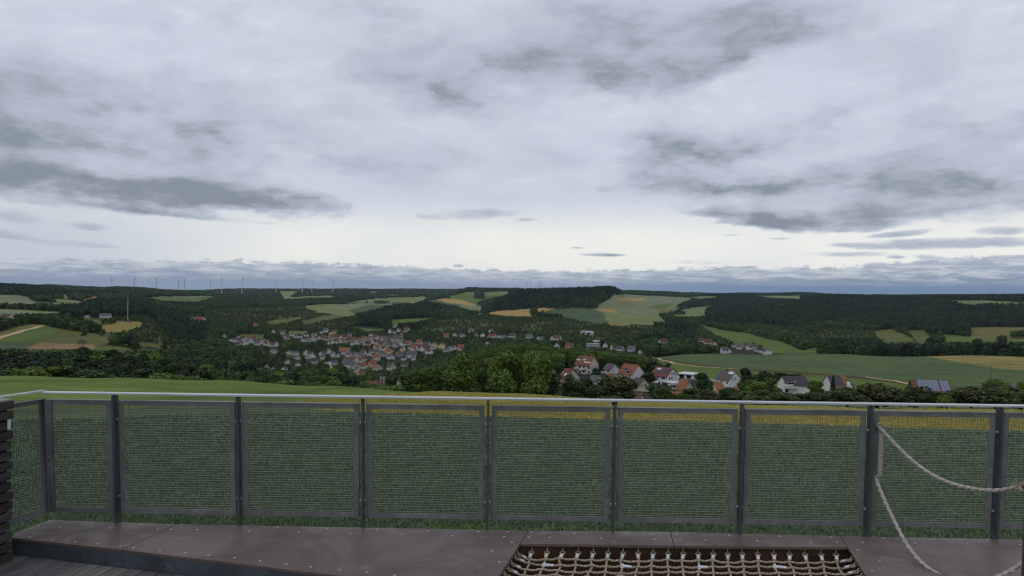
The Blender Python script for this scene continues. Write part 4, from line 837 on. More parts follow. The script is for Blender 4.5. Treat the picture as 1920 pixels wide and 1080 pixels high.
def vproto(r_, wl, var):
    k = (r_, wl, var)
    if k in VPROTO: return VPROTO[k]
    L, W, he, hr = [(11, 8.5, 4.6, 4.4), (12.5, 9, 3.6, 4.2), (9.5, 8.5, 5.4, 4.8)][var]
    if r_ == 'g' and wl == 'w' and var == 1: hr = 2.6
    wm, rm = gable_wall(L, W, he, hr).build('wall', WM[wl]), gable_roof(L, W, he, hr).build('roof', RM[r_])
    mf = MB().bb(-.55, .55, -.06, 0, -.65, .65); wn = mf.build('window', M_GLASS); ch = MB().bb(-.35, .35, -.35, .35, -1, 1.1).build('chimney', W_BROWNT)
    meshes = (wm.data, rm.data, wn.data, ch.data)
    for o in (wm, rm, wn, ch): bpy.data.objects.remove(o)
    VPROTO[k] = (meshes, L, W, he, hr); return VPROTO[k]
random.seed(5)
for q, (px, py, r_, wl, sz) in enumerate(VH):
    P = ground(px, py, 560); P = ground(px, py, 640) if py < 690 else P
    var = random.randrange(3); (wm, rm, wn, ch), L, W, he, hr = vproto(r_, wl, var); d = math.hypot(P[0], P[1])
    k = min(sz, sz*1.12 if d > 1000 else sz); k = k*.76*min(1.2, max(.8, d/1150)); lz = min(k, 1.15)
    az = math.atan2(P[0], P[1]); rz = random.choice([-.5, -.7, -.35, .5, 1.1, -1.15, 1.45])-az+random.uniform(-.15, .15)
    place = ('at the left end of the village' if px < 528 and py < 655 else 'left of the village church' if px < 735 and py < 650 else 'right of the village church' if px < 870 and py < 660 else
             'in the nearer part of the village' if px < 870 else 'on the wooded slope right of the village' if px < 1260 and py < 650 else 'in the row above the green slope' if px < 1260 else 'in the small hamlet on the right')
    if px < 400: place = 'far off in the fields on the left'
    ea = abs(math.sin(rz+az)); so = 'gable-on' if ea > .8 else 'side-on' if ea < .42 else 'slanting'; sz_ = 'large' if sz > 1.35 else 'mid-sized' if sz >= 1.1 else 'small'
    lb = f'{sz_} {so} {wnames[wl]} house with {rnames[r_]} roof {place}'
    E_ = empty('village_house', P, rz, label=lb, cat='house', group=f'{sz_} {so} {wnames[wl]} houses with {rnames[r_]} roofs {place}'); E_.scale = (k, k*.95, lz)
    def put(nm, me, par, loc=(0, 0, 0), rot=0):
        o = bpy.data.objects.new(nm, me); COL.objects.link(o); o.parent = par; o.location = loc; o.rotation_euler[2] = rot; return o
    put('wall', wm, E_); ro = put('roof', rm, E_); put('chimney', ch, ro, (random.choice([-2, 2.4]), .8, he+hr-.3))
    fx = [(-L*.3, 1.4), (0, 1.4), (L*.3, 1.4)]+([(-L*.3, 3.9), (L*.3, 3.9)] if he > 5 else [])
    for x, z in fx: put('window', wn, E_, (x, -W/2-.01, z))
    for x, z in ((-1.8, 1.6), (1.8, 1.6), (0, he+.6)):
        put('window', wn, E_, (L/2+.01, x, z), math.pi/2); put('window', wn, E_, (-L/2-.01, x, z), -math.pi/2)
    add_rect(P, L*k, W*k, (he+hr)*lz, rz)
flat_house('modern_house', 1112, 654, 26, 10, 12, -20, W_GREY, 'grey concrete block with stepped flat roofs above the green slope', R_LT, 800, 5, .4)
flat_house('modern_house', 1118, 645, 12, 7, 9, -20, W_WHITE, 'white cube house stacked behind the grey concrete block', W_WHITE, 800, 2, .4)
flat_house('modern_house', 1101, 628, 24, 7, 12, -20, W_WHITE, 'white flat-roofed villa alone on the wooded slope', W_WHITE, 800, 2, .5)

# ------------------------------------------------------------------ wind turbines, mast, power pole
M_TURB = mat('turbine_white', (.55, .56, .58), .5, .05, 1); M_TURBG = mat('turbine_grey', (.30, .32, .35), .6, .05, 1); M_MAST = mat('mast_steel', (.42, .40, .36), .6, .1, 1)
def turbine(px, hub, foot, m, ph, label, d=None, yaw=0.0, blade=.42):
    d = d or 116*FPX/(23.5); s_ = d/FPX; r_ = ray(px, hub); a = math.atan2(r_[0], r_[1]); x, y = d*math.sin(a), d*math.cos(a); zh = EYE+d*math.tan(math.asin(r_[2]))
    z0 = min(zh-(foot-hub)*s_, float(H(a, d)))-5; Ht = zh-z0
    E_ = empty('wind_turbine', (x, y, z0), -a+yaw, label=label, cat='wind turbine', group='wind turbines along the horizon')
    k = 1.25
    MB().tube([(0, 0, 0), (0, 0, Ht*.5), (0, 0, Ht)], [2.6*k, 2.0*k, 1.4*k], 8).build('tower', m, E_)
    MB().bb(-2.2*k, 2.2*k, -4, 8, Ht-1.5, Ht+3).build('nacelle', m, E_)
    MB().tube([(0, -8, Ht+.8), (0, -4.01, Ht+.8)], [1, 2.4], 8).build('hub', m, E_)
    R = 10.5*s_*blade/.42*.62
    for q in range(3):
        t_ = ph+q*2*math.pi/3; c_, s2 = math.cos(t_), math.sin(t_)
        pts = [(c_*R*f, -6.5, Ht+.8+s2*R*f) for f in (.03, .2, .6, 1)]
        MB().tube(pts, [1.6*k, 3.0*k, 2.2*k, .8], 6, squash=.5).build('blade', m, E_)
TB = [(210, 522, 536, 1, .2, 7800), (252, 523, 536, 1, 1.1, 7800), (294, 523, 535, 1, .6, 7800), (335, 526, 536, 1, .9, 9500), (346, 523, 537, 1, .3, 7800), (395, 527, 539, 1, .1, 9500),
      (416, 521, 545, 0, 1.57, 6200), (454, 523, 546, 0, 1.5, 6200), (518, 526, 545, 0, .4, 6600), (567, 525, 546, 0, .7, 6600), (585, 527, 546, 0, 1.5, 6700), (624, 526, 547, 0, .5, 6800),
      (988, 531, 543, 1, .3, 11000), (1010, 532, 543, 1, 1.2, 11000), (1015, 529, 543, 1, 1.5, 10500)]
TW = ['far left of the row', 'second from the left of the row', 'third from the left of the row', 'faint, just left of a clearer one', 'fifth from the left, standing over the dark ridge', 'small and pale, left of the two tall ones', 'tall, left one of the two bright tall ones', 'tallest, above the dark wooded ridge',
      'alone above the pale green far field', 'with spread blades, left of a close pair', 'right one of the close pair', 'right end of the left row', 'faint, left of the pair over the spruce hill', 'faint, left one of the pair over the spruce hill', 'faint, right one of the pair over the spruce hill']
for (px, hub, foot, g, ph, d), lw in zip(TB, TW): turbine(px, hub, foot, M_TURBG if g else M_TURB, ph, ('grey' if g else 'white')+' wind turbine '+lw, d, random.uniform(-.3, .3))
P = ground(239.5, 600, 800); d = math.hypot(P[0], P[1]); hm = (600-553)*d/FPX
E_ = empty('radio_mast', P, 0, label='tall thin pale mast rising from the dark wood on the left', cat='mast')
MB().tube([(0, 0, -1), (0, 0, hm*.72)], [.62, .5], 8).build('pole', M_MAST, E_); MB().tube([(0, 0, hm*.72), (0, 0, hm)], [.22, .14], 6).build('antenna', M_MAST, E_)
for z in (.7, .5): MB().tube([(0, 0, hm*z), (0, 0, hm*z+.4)], [1.0, 1.0], 8).build('platform', M_MAST, E_)
RECTS.append((237, 553, 242, 597, d))
M_POLE = mat('pole_wood', (.10, .09, .08), .9, .3, 2)
P = ground(1858, 723, 300); d = math.hypot(P[0], P[1]); hm = (723-692)*d/FPX
E_ = empty('power_pole', P, -.9, label='wooden power pole with crossarms at the foot of the broad green slope', cat='pole')
MB().tube([(0, 0, -1), (0, 0, hm)], [.22, .16], 8).build('pole', M_POLE, E_)
for z in (.94, .82): MB().bb(-1.5, 1.5, -.1, .1, hm*z, hm*z+.2).build('crossarm', M_POLE, E_)
for x in (-1.3, 0, 1.3): MB().tube([(x, 0, hm*.95+.2), (x, 0, hm*.95+.6)], [.09, .07], 6).build('insulator', M_FRAME, E_)
RECTS.append((1850, 690, 1866, 712, d))
# ------------------------------------------------------------------ trees one can tell apart
def clear(px0, py0, px1, py1, d, tol=.82):
    for x0, y0, x1, y1, dd in RECTS:
        if d < dd+4:
            mx_, my_ = (x1-x0)*(1-tol)/2, (y1-y0)*.25
            if px1 > x0+mx_ and px0 < x1-mx_ and py0 < y1-my_ and py1 > y0: return False
    return True
def hits_house(x, y, r):
    return any(((x-a)**2+(y-b)**2) < (r+c)**2 for a, b, c in FOOT)
FOOT = [(o.location.x, o.location.y, 7.5*max(1, o.scale.x)) for o in COL.objects if o.parent is None and o.get('category') in ('house', 'barn', 'church', 'chapel', 'turret')]
def tree_px(kind, px, top, wpx, d, label, group=None, k=None, base=None):
    """tree whose crown centre stands at column px; top and width in photograph pixels"""
    if base is not None: P = ground(px, base, 100); d = math.hypot(P[0], P[1])
    r_ = ray(px, 640); a = math.atan2(r_[0], r_[1]); x, y = d*math.sin(a), d*math.cos(a); z = gz(x, y)
    r2 = ray(px, top); zt = EYE+d*r2[2]/math.hypot(r2[0], r2[1]); h = max(2.0, zt-z)
    return tree(kind, x, y, h, wpx*d/FPX*1.08, label, group, z-.1, k=k)
random.seed(21)
# explicit ones: the orchard row behind the handrail on the right, from left to right
ROW = [('dark', 1026, 693, 74, 190, 'tall dark green tree, darkest round crown at the right end of the wood'), ('olive', 1078, 712, 50, 185, 'tree with loose brownish crown between the dark round tree and the left apartment house'),
 ('olive', 1150, 706, 88, 200, 'broad olive-green tree below the small grey-roofed house'), ('dark', 1103, 708, 44, 215, 'dark green tree in front of the gable of the left apartment house'), ('dark', 1112, 722, 46, 190, 'low dark bush left below the broad olive tree'),
 ('olive', 1196, 748, 44, 180, 'small dull olive tree right of the broad olive tree'), ('dark', 1229, 720, 38, 215, 'small dark green tree between the brown-roofed and the solar-roofed house'), ('olive', 1248, 725, 54, 180, 'olive-green round tree just left of the orange roof with the small dormer'),
 ('broad', 1293, 727, 48, 190, 'fresh green tree in front of the warm orange roof'), ('dark', 1319, 697, 38, 300, 'dark purplish tree rising right of the modern flat-roofed house'), ('olive', 1325, 729, 50, 180, 'brownish tree left of the yellow house'),
 ('dark', 1368, 724, 46, 190, 'dark green round tree in front of the grey and red roofed house'), ('broad', 1400, 733, 50, 185, 'bright green bush left of the dark roofed house, next to the dark round tree'), ('broad', 1424, 716, 46, 260, 'mid green tree on the bushy slope'),
 ('olive', 1436, 728, 52, 175, 'olive tree at the foot of the bushy slope'), ('olive', 1466, 733, 58, 170, 'dull brown-green tree below the balcony of the dark roofed house'), ('dark', 1500, 737, 40, 190, 'dark green tree in front of the long dark roof'),
 ('broad', 1533, 714, 38, 215, 'grey-green leafy tree hiding the right end of the long dark roof'), ('olive', 1530, 733, 46, 175, 'brown-green small tree in front of the grey-green leafy tree'), ('spruce', 1563, 703, 20, 240, 'slender dark spruce in front of the half solar roof'),
 ('olive', 1590, 724, 64, None, 'olive orchard tree with forked trunk above the meadow, right of the dark spruce'), ('olive', 1646, 716, 84, None, 'broad dark brown-green orchard tree with twin trunk, left of the solar barn'), ('olive', 1618, 730, 40, 190, 'small olive tree between the forked one and the broad twin-trunked one'),
 ('dark', 1690, 748, 14, None, 'tiny green sapling on the meadow under the handrail'), ('olive', 1716, 722, 60, None, 'spreading orchard tree with crooked trunk in front of the solar barn'), ('spruce', 1730, 724, 22, 230, 'small dark conifer touching the left of the solar panels'),
 ('spruce', 1745, 729, 18, 225, 'small dark conifer below the middle of the solar panels'), ('lime', 1776, 740, 27, None, 'small bright lime-green tree standing free on the meadow'), ('dark', 1757, 733, 36, 230, 'dark hedge tree below the solar panels'),
 ('dark', 1795, 731, 40, 215, 'dark bush right of the bright lime tree'), ('dark', 1818, 730, 34, 215, 'dark bush second to the right of the bright lime tree'), ('broad', 1872, 708, 38, 235, 'round dark green tree below the power pole, beside the road'),
 ('broad', 1852, 716, 40, 225, 'green tree directly under the power pole'), ('olive', 1822, 722, 62, None, 'olive orchard tree with low drooping branches right of the lime tree'), ('olive', 1868, 726, 66, None, 'orchard tree with crooked trunk left of the rightmost one'),
 ('olive', 1915, 728, 78, None, 'wide dull orchard tree at the right edge of the photo'), ('dark', 1843, 748, 30, 190, 'low dark bush under the olive orchard trees at the right'), ('lime', 1919, 716, 20, 250, 'bright green shrub at the right edge above the road'),
 ('dark', 1400, 690, 36, 330, 'dark bush at the upper left of the bushy slope'), ('dark', 1432, 694, 44, 320, 'dark bush in the middle of the bushy slope'), ('broad', 1462, 697, 40, 450, 'green bush high on the bushy slope'), ('dark', 1490, 701, 40, 450, 'dark bush behind the long dark roof'),
 ('broad', 1450, 704, 34, 450, 'light green bush behind the right end of the long dark roof'), ('broad', 1446, 708, 40, 290, 'leafy green bush left beside the dark roofed house'), ('broad', 1410, 712, 40, 300, 'leafy green bush on the lower bushy slope'),
 ('dark', 1225, 676, 32, 470, 'dark round tree above the orange roof with twin dormers'), ('dark', 1252, 680, 20, 450, 'small dark bush on the field edge above the solar-roofed house'), ('broad', 1100, 664, 40, 520, 'green tree behind the largest apartment house'),
 ('dark', 1130, 672, 34, 500, 'dark tree right of the largest apartment house'), ('broad', 1158, 668, 40, 520, 'yellow-green tree behind the small grey-roofed house'), ('dark', 1190, 672, 36, 500, 'dark tree behind the orange roof'), ('olive', 1215, 668, 30, 520, 'olive tree at the upper corner of the meadow above the houses'),
 ('dark', 1117, 690, 24, 345, 'dark tree against the right gable of the largest apartment house'), ('broad', 1172, 704, 22, 330, 'small green tree between the small grey roof and the orange roof'), ('dark', 1219, 697, 30, 350, 'dark tree right of the orange roof with twin dormers'),
 ('broad', 1068, 700, 20, 300, 'small green tree beside the wall of the left apartment house'), ('dark', 1097, 712, 30, 300, 'dark tree below the terrace of the largest apartment house'), ('broad', 1395, 712, 22, 330, 'small green tree right of the grey and red roofed house'), ('broad', 1320, 712, 26, 330, 'green tree beside the dark purplish tree'),
 ('lime', 54, 687, 50, 186, 'bright light green round bush at the left edge of the field, before the dark pines'), ('olive', 352, 674, 34, 250, 'tree with yellowish flowering top in the dark belt on the left'), ('lime', 412, 704, 26, 200, 'light green low bush at the field edge left of the village'),
 ('lime', 575, 716, 22, 205, 'light green low bush at the field edge below the village')]
for kind, px, top, wp, d, lb in ROW:
    if d is None: tree_px(kind, px, top, wp, None, lb, 'orchard trees on the meadow', base={1590: 763, 1646: 765, 1716: 766, 1776: 766.5, 1690: 765, 1822: 766, 1868: 767, 1915: 768}[px])
    else: tree_px(kind, px, top, wp, d, lb)
for px, py, tp, wp, d in ((1040, 725, 712, 30, 215),):
    pass
# filler bushes closing the foot of the row above the handrail, right half
for q in range(46):
    px = 1060+q*19.0+random.uniform(-7, 7); d = random.uniform(165, 200) if px < 1480 else random.uniform(226, 244)
    top = random.uniform(734, 744) if px < 1480 else random.uniform(738, 746); wp = random.uniform(30, 46)
    if 1755 < px < 1800: continue
    if clear(px-wp/2, top, px+wp/2, 760, d, .6): tree_px(random.choice(['olive', 'dark', 'olive', 'broad']), px, top, wp, d, 'low leafy bush at the far edge of the barley, '+('below the apartment houses' if px < 1160 else 'below the orange roofs' if px < 1310 else 'below the bushy slope' if px < 1480 else 'below the dark roofed house' if px < 1640 else 'below the solar barn' if px < 1800 else 'below the power pole'), 'bushes along the far field edge')
# belt behind the green field on the left
TOPB = [(-80, 656), (0, 656), (60, 660), (100, 655), (150, 652), (200, 655), (240, 662), (290, 658), (330, 668), (365, 672), (400, 673), (450, 678), (500, 676), (560, 690), (620, 682), (640, 688), (665, 702), (690, 726), (720, 736)]
for r_i, (d0, off, pine) in enumerate([(196, 30, .0), (212, 19, .3), (238, 10, .5), (268, 5, .5), (305, 0, .5)]):
    px = -70+r_i*9.0
    while px < 690:
        wm_ = random.uniform(6.0, 9.5); d = d0+random.uniform(-7, 7); wp = wm_*FPX/d; pn = random.random() < pine*(1.5 if px < 260 else .55)
        top = float(np.interp(px, *zip(*TOPB)))+off+random.uniform(-3, 7)
        crest = 708 if px < 250 else np.interp(px, [250, 400, 600, 700], [708, 716, 727, 733])
        if top < crest-3 and clear(px-wp/2, top, px+wp/2, top+40, d, .7):
            kd = 'pine' if pn else random.choice(['broad', 'dark', 'dark'])
            if NTREE.get(kd, 0) < 295:
                side = ('front' if r_i < 2 else 'middle' if r_i < 4 else 'back')+' row of the dark left belt, '+('far left' if px < 100 else 'under the pale mast' if px < 260 else 'left of the village' if px < 420 else 'below the village' if px < 560 else 'near the chapel')
                tree_px(kd, px, top, wp*(.85 if pn else 1.1), d, f"{'tall dark pine' if pn else 'dark leafy tree' if kd == 'dark' else 'green leafy tree'} in the {side}", f"{kd} trees in the {side}")
        px += wp*.62
# wood in the middle, nearest trees one by one
TOPC = [(640, 745), (690, 722), (730, 711), (760, 700), (800, 688), (850, 672), (880, 660), (920, 650), (960, 645), (1010, 646), (1060, 649), (1100, 656), (1150, 664), (1200, 668), (1250, 678)]
WOODPTS = []
d = 178.0
while d < 660:
    sp = 9.6 if d < 430 else 8.5; x0, x1 = (np.interp(d, [178, 260, 450, 660], [728, 686, 690, 800]), np.interp(d, [178, 300, 420, 460, 660], [1062, 1050, 1050, 1225, 1240]))
    px = x0+random.uniform(0, 20)
    while px < x1:
        dd = d+random.uniform(-3, 3); a = math.atan2(*ray(px, 640)[:2]); x, y = dd*math.sin(a), dd*math.cos(a); z = gz(x, y)
        top_lim = float(np.interp(px, *zip(*TOPC)))+random.uniform(-2, 5); r2 = ray(px, top_lim); zl = EYE+dd*r2[2]/math.hypot(r2[0], r2[1])
        h = min(random.uniform(9.5, 14.5), zl-z); wm_ = random.uniform(8, 11.5); wp = wm_*FPX/dd; tp = proj(np.array([x, y, z+h]))[1]
        okc = clear(px-wp/2, tp, px+wp/2, tp+30, dd, .75)
        if not okc and px < 800 and dd < 525:      # low growth that leaves the chapel in view
            zl = EYE+dd*ray(px, 724)[2]/math.hypot(*ray(px, 724)[:2]); h = max(min(h, zl-z), 2.5); okc = True
        if h > (4.5 if px > 800 else 2.4) and okc and not hits_house(x, y, 1):
            if d < 395 and NTREE.get('broad', 0) < 290:
                kd = random.choices(['broad', 'dark', 'olive'], [.82, .14, .04])[0]
                w_ = ('bottom row of the central wood' if d < 215 else 'lower part of the central wood' if d < 265 else 'middle of the central wood' if d < 330 else 'upper part of the central wood')+(', near the chapel' if px < 780 else ', left half' if px < 880 else ', right half' if px < 980 else ', near the houses')
                aj = ('tall' if h > 12.3 else 'mid-height' if h > 10.2 else 'low')+(' broad' if wm_ > 9.8 else ' narrow')
                tree(kd, x, y, h, wm_, f"{aj} {dict(broad='green tree', dark='dark green tree', olive='brownish tree')[kd]} in the {w_}", f"{aj} {kd} trees in the {w_}", z-.1)
            else: WOODPTS.append((x, y, z-.2, wm_/9.5, h/13, 0))
        px += sp*FPX/dd*random.uniform(.85, 1.15)
    d += sp*.9

# ------------------------------------------------------------------ far woods and scrub: countless crowns, one object per wood kind
def scatter(name, pts, meshes, label, cat='woodland', kind='stuff', rand_tilt=0.0):
    """pts rows: x, y, z, scale_xy, scale_z, index; one object that instances the given meshes"""
    pts = np.array(pts, float); pc = bpy.data.collections.new(name+'_shapes')
    for i_, me in enumerate(meshes):
        o = bpy.data.objects.new(f'{name}_shape_{i_:02d}', me); pc.objects.link(o)
    me = bpy.data.meshes.new(name); me.vertices.add(len(pts)); me.vertices.foreach_set('co', pts[:, :3].astype(np.float32).ravel())
    for nm, arr in (('sxy', pts[:, 3]), ('sz', pts[:, 4])):
        a = me.attributes.new(nm, 'FLOAT', 'POINT'); a.data.foreach_set('value', arr.astype(np.float32))
    a = me.attributes.new('idx', 'INT', 'POINT'); a.data.foreach_set('value', (pts[:, 5]).astype(np.int32))
    o = bpy.data.objects.new(name, me); COL.objects.link(o); tag(o, label, cat, kind=kind)
    g = bpy.data.node_groups.new(name, 'GeometryNodeTree'); g.interface.new_socket('Geometry', in_out='INPUT', socket_type='NodeSocketGeometry'); g.interface.new_socket('Geometry', in_out='OUTPUT', socket_type='NodeSocketGeometry')
    N = g.nodes; gi, go = N.new('NodeGroupInput'), N.new('NodeGroupOutput'); ci = N.new('GeometryNodeCollectionInfo'); ci.inputs[0].default_value = pc; ci.inputs['Separate Children'].default_value = True; ci.inputs['Reset Children'].default_value = True
    ip = N.new('GeometryNodeInstanceOnPoints'); ip.inputs['Pick Instance'].default_value = True
    def na(n_, ty):
        q = N.new('GeometryNodeInputNamedAttribute'); q.data_type = ty; q.inputs[0].default_value = n_; return q.outputs[0]
    cx_ = N.new('ShaderNodeCombineXYZ'); L_ = g.links.new; sx_, sz_ = na('sxy', 'FLOAT'), na('sz', 'FLOAT'); L_(sx_, cx_.inputs[0]); L_(sx_, cx_.inputs[1]); L_(sz_, cx_.inputs[2])
    rv = N.new('FunctionNodeRandomValue'); rv.data_type = 'FLOAT_VECTOR'; rv.inputs[0].default_value = (-rand_tilt, -rand_tilt, 0); rv.inputs[1].default_value = (rand_tilt, rand_tilt, 6.283)
    er = N.new('FunctionNodeEulerToRotation'); L_(rv.outputs[0], er.inputs[0])
    L_(gi.outputs[0], ip.inputs['Points']); L_(ci.outputs[0], ip.inputs['Instance']); L_(na('idx', 'INT'), ip.inputs['Instance Index']); L_(er.outputs[0], ip.inputs['Rotation']); L_(cx_.outputs[0], ip.inputs['Scale'])
    L_(ip.outputs[0], go.inputs[0]); md = o.modifiers.new('scatter', 'NODES'); md.node_group = g; return o
rng = np.random.default_rng(3)
far_b = [crown_mesh('far_crown', rng, 12, 9.5, .5, 330, .95, M_FARB, 8) for _ in range(4)]+[crown_mesh('far_crown', rng, 12, 9.5, .5, 330, .95, M_BROAD, 8) for _ in range(1)]
far_c = [conifer_mesh('far_conifer', rng, 17, 6.5, 1, 260, 1.0, M_FARC) for _ in range(2)]+[conifer_mesh('far_pine', rng, 16, 8, 2, 260, 1.0, M_FARC, True) for _ in range(2)]
scr = [crown_mesh('far_bush', rng, 6, 7, 0, 160, .8, M_SCRUB, 5) for _ in range(3)]
pb, pc_, ps = [], [], []
d = 395.0
VILL = [(425, 652), (440, 628), (500, 612), (640, 612), (870, 625), (880, 665), (760, 700), (700, 712), (590, 706), (490, 690), (470, 665)]
while d < 9500:
    s_ = max(7.6, d*.0036); n = int(1.56*d/s_); a = np.linspace(-.78, .78, n)+rng.uniform(-.5, .5, n)*1.56/n; dd = d+rng.uniform(-.45, .45, n)*s_
    z = H(a, dd); x, y = dd*np.sin(a), dd*np.cos(a); th = np.where(dd < 900, 9.5, 11.0)*(.85+.4*rng.random(n))*np.maximum(1, s_/11)**.35
    # the field edges are read from the lower part of the crowns so that outlines sit where the eye sees them
    ux, uy = proj(np.stack([x, y, z+th*.35], -1)); cvx = cover(a, dd, True); dy = th*.35*FPX/dd
    keep = cvx == -1
    for k_, (c_, poly, a_, b_) in enumerate(FIELDS):      # crown middles must not cover a field drawn behind them
        m = keep & (dd > a_*.8) & (dd < b_)
        if m.any(): keep[m] &= ~inpoly(ux[m], uy[m], poly)
    for poly in COPSES: keep |= (dd > 900) & (cvx == -1) & inpoly(ux, uy+dy*.8, poly)
    con = np.zeros(n, bool); scb = np.zeros(n, bool); vil = inpoly(ux, uy+dy, VILL) & (dd > 620)
    for poly in CONIFP: con |= inpoly(ux, uy, poly) & (dd > 850)
    for poly in SCRUBP: scb |= inpoly(ux, uy, poly) & (dd > 800)
    nz_ = vnoise(x/130, y/130, 5); con |= (nz_ > .72) & (dd > 1400) & ~vil; con &= ~scb; con &= (vnoise(x/90, y/90, 7) < .62) | (rng.random(n) < .45)
    rr = rng.random(n); dens = np.where(vil, .48, np.where(scb, np.where(vnoise(x/45, y/45, 6) > .50, .8, .34), 1.0)); keep &= rr < dens
    keep &= ~((dd < 470) & (ux > 1060)); keep &= ~((dd < 470) & (ux < 720) & (ux > -90) & (dd < 420))
    ty = uy-th*.65*FPX/dd; keep &= ~((ux < 335) & (dd < 760) & (ty < 656)); keep &= ~((ux > 380) & (ux < 455) & (dd < 620) & (ty < 677))
    keep &= ~((dd < 880) & (ux > 1195)); keep &= ~((dd < 660) & (ux > 800) & (ux < 1235))
    for q in np.where(keep)[0]:
        sc_ = s_/7.6*(.85+.35*rng.random()) if dd[q] > 1500 else (.8+.45*rng.random())
        if scb[q] and not con[q]:
            wq = .6*s_/7.6+.3*rng.random(); ps.append((x[q], y[q], z[q]-.3, wq*.95, .7+.5*rng.random(), rng.integers(3))); continue
        if dd[q] < 2100:
            f = .62 if vil[q] else 1.0; wp = 9.5*sc_*f*FPX/dd[q]; tp = uy[q]-(th[q]*f*.65)*FPX/dd[q]
            if not clear(ux[q]-wp/2, tp, ux[q]+wp/2, uy[q]+dy[q], dd[q], .55 if vil[q] else .9) or (dd[q] < 1900 and hits_house(x[q], y[q], -1.5)): continue
            sc_ *= f; th[q] *= f
        if con[q]: pc_.append((x[q], y[q], z[q]-.5, sc_*1.15, th[q]*1.25/16, rng.integers(4)))
        else: pb.append((x[q], y[q], z[q]-.5, sc_, th[q]/12, 4 if rng.random() < .12 else rng.integers(4)))
    d += s_*(1.0 if d < 2200 else 1.35)
print('far', len(pb), len(pc_), len(ps), 'near', NTREE, len(WOODPTS), len(VH))
scatter('broadleaf_forest', pb, far_b, 'mass of broadleaf crowns covering the valley sides and far hills')
scatter('conifer_forest', pc_, far_c, 'dark mass of conifer crowns on the far hills')
scatter('scrub', ps, scr, 'scattered scrub bushes on the open valley slopes', 'scrub')
scatter('woodland', WOODPTS, [p_[0] for p_ in PROTO['broad']][:1]+[], 'upper part of the wood between the barley field and the valley')
# ------------------------------------------------------------------ crops and grass near the platform
def tuft_mesh(name, rng, n, h, spread, wd, m, droop=.35, ears=False):
    P, Q = [], []
    for q in range(n):
        a = rng.uniform(0, 6.28); r_ = spread*math.sqrt(rng.random()); bx, by = r_*math.cos(a), r_*math.sin(a); a2 = rng.uniform(0, 6.28); hh = h*rng.uniform(.65, 1.1)
        dx, dy = math.cos(a2), math.sin(a2); tx, ty = -dy*wd/2, dx*wd/2; l1 = rng.uniform(.02, .12)*h; l2 = l1+droop*h*rng.uniform(.3, 1); b = len(P)
        P += [(bx-tx, by-ty, -.1), (bx+tx, by+ty, -.1), (bx+dx*l1+tx, by+dy*l1+ty, hh*.65), (bx+dx*l1-tx, by+dy*l1-ty, hh*.65), (bx+dx*l2+tx*.3, by+dy*l2+ty*.3, hh*rng.uniform(.85, 1.0)), (bx+dx*l2-tx*.3, by+dy*l2-ty*.3, hh)]
        Q += [(b, b+1, b+2, b+3), (b+3, b+2, b+4, b+5)]
    me = np_mesh(name, np.array(P), np.array(Q)); me.materials.append(m); return me
def blade_mat(name, c1, c2, c3=None):
    m = bpy.data.materials.new(name); m.use_nodes = True; t = NT(m.node_tree); p = m.node_tree.nodes['Principled BSDF']; oi = t.n('ShaderNodeObjectInfo'); ge = t.n('ShaderNodeNewGeometry')
    nz = t.noise(t.vm('MULTIPLY', ge.outputs['Position'], (.05, .30, 0)).outputs[0], 1.6, 4, .65); nz2 = t.noise(ge.outputs['Position'], 7.0, 2, .5)
    f = t.m('ADD', t.m('MULTIPLY', t.m('SUBTRACT', nz, .35), 1.7), t.m('MULTIPLY', t.m('SUBTRACT', oi.outputs['Random'], .5), .9), clamp=True)
    c = t.mix(f, c1, c2); c = t.mix(t.ss(nz2, .58, .75, 0, .5), c, c3 or c2); t.l(c, p.inputs['Base Color']); p.inputs['Roughness'].default_value = .55; p.inputs['Specular IOR Level'].default_value = .25
    return m
rng = np.random.default_rng(8)
M_WHEAT = blade_mat('wheat_leaf', (.102, .156, .072), (.162, .214, .136), (.235, .28, .20)); M_GRASSB = blade_mat('grass_blade', (.085, .13, .026), (.125, .17, .04)); M_BARLEY = blade_mat('barley_ear', (.225, .220, .04), (.34, .285, .075), (.27, .28, .06))
def sow(n, d0, d1, code, a0=-.80, a1=.80):
    a = rng.uniform(a0, a1, n); d = np.exp(rng.uniform(math.log(d0), math.log(d1), n)); k = cover(a, d) == code; a, d = a[k], d[k]; return a, d, H(a, d)
M_VERGE = blade_mat('verge_blade', (.09, .17, .04), (.17, .27, .085), (.26, .34, .15))
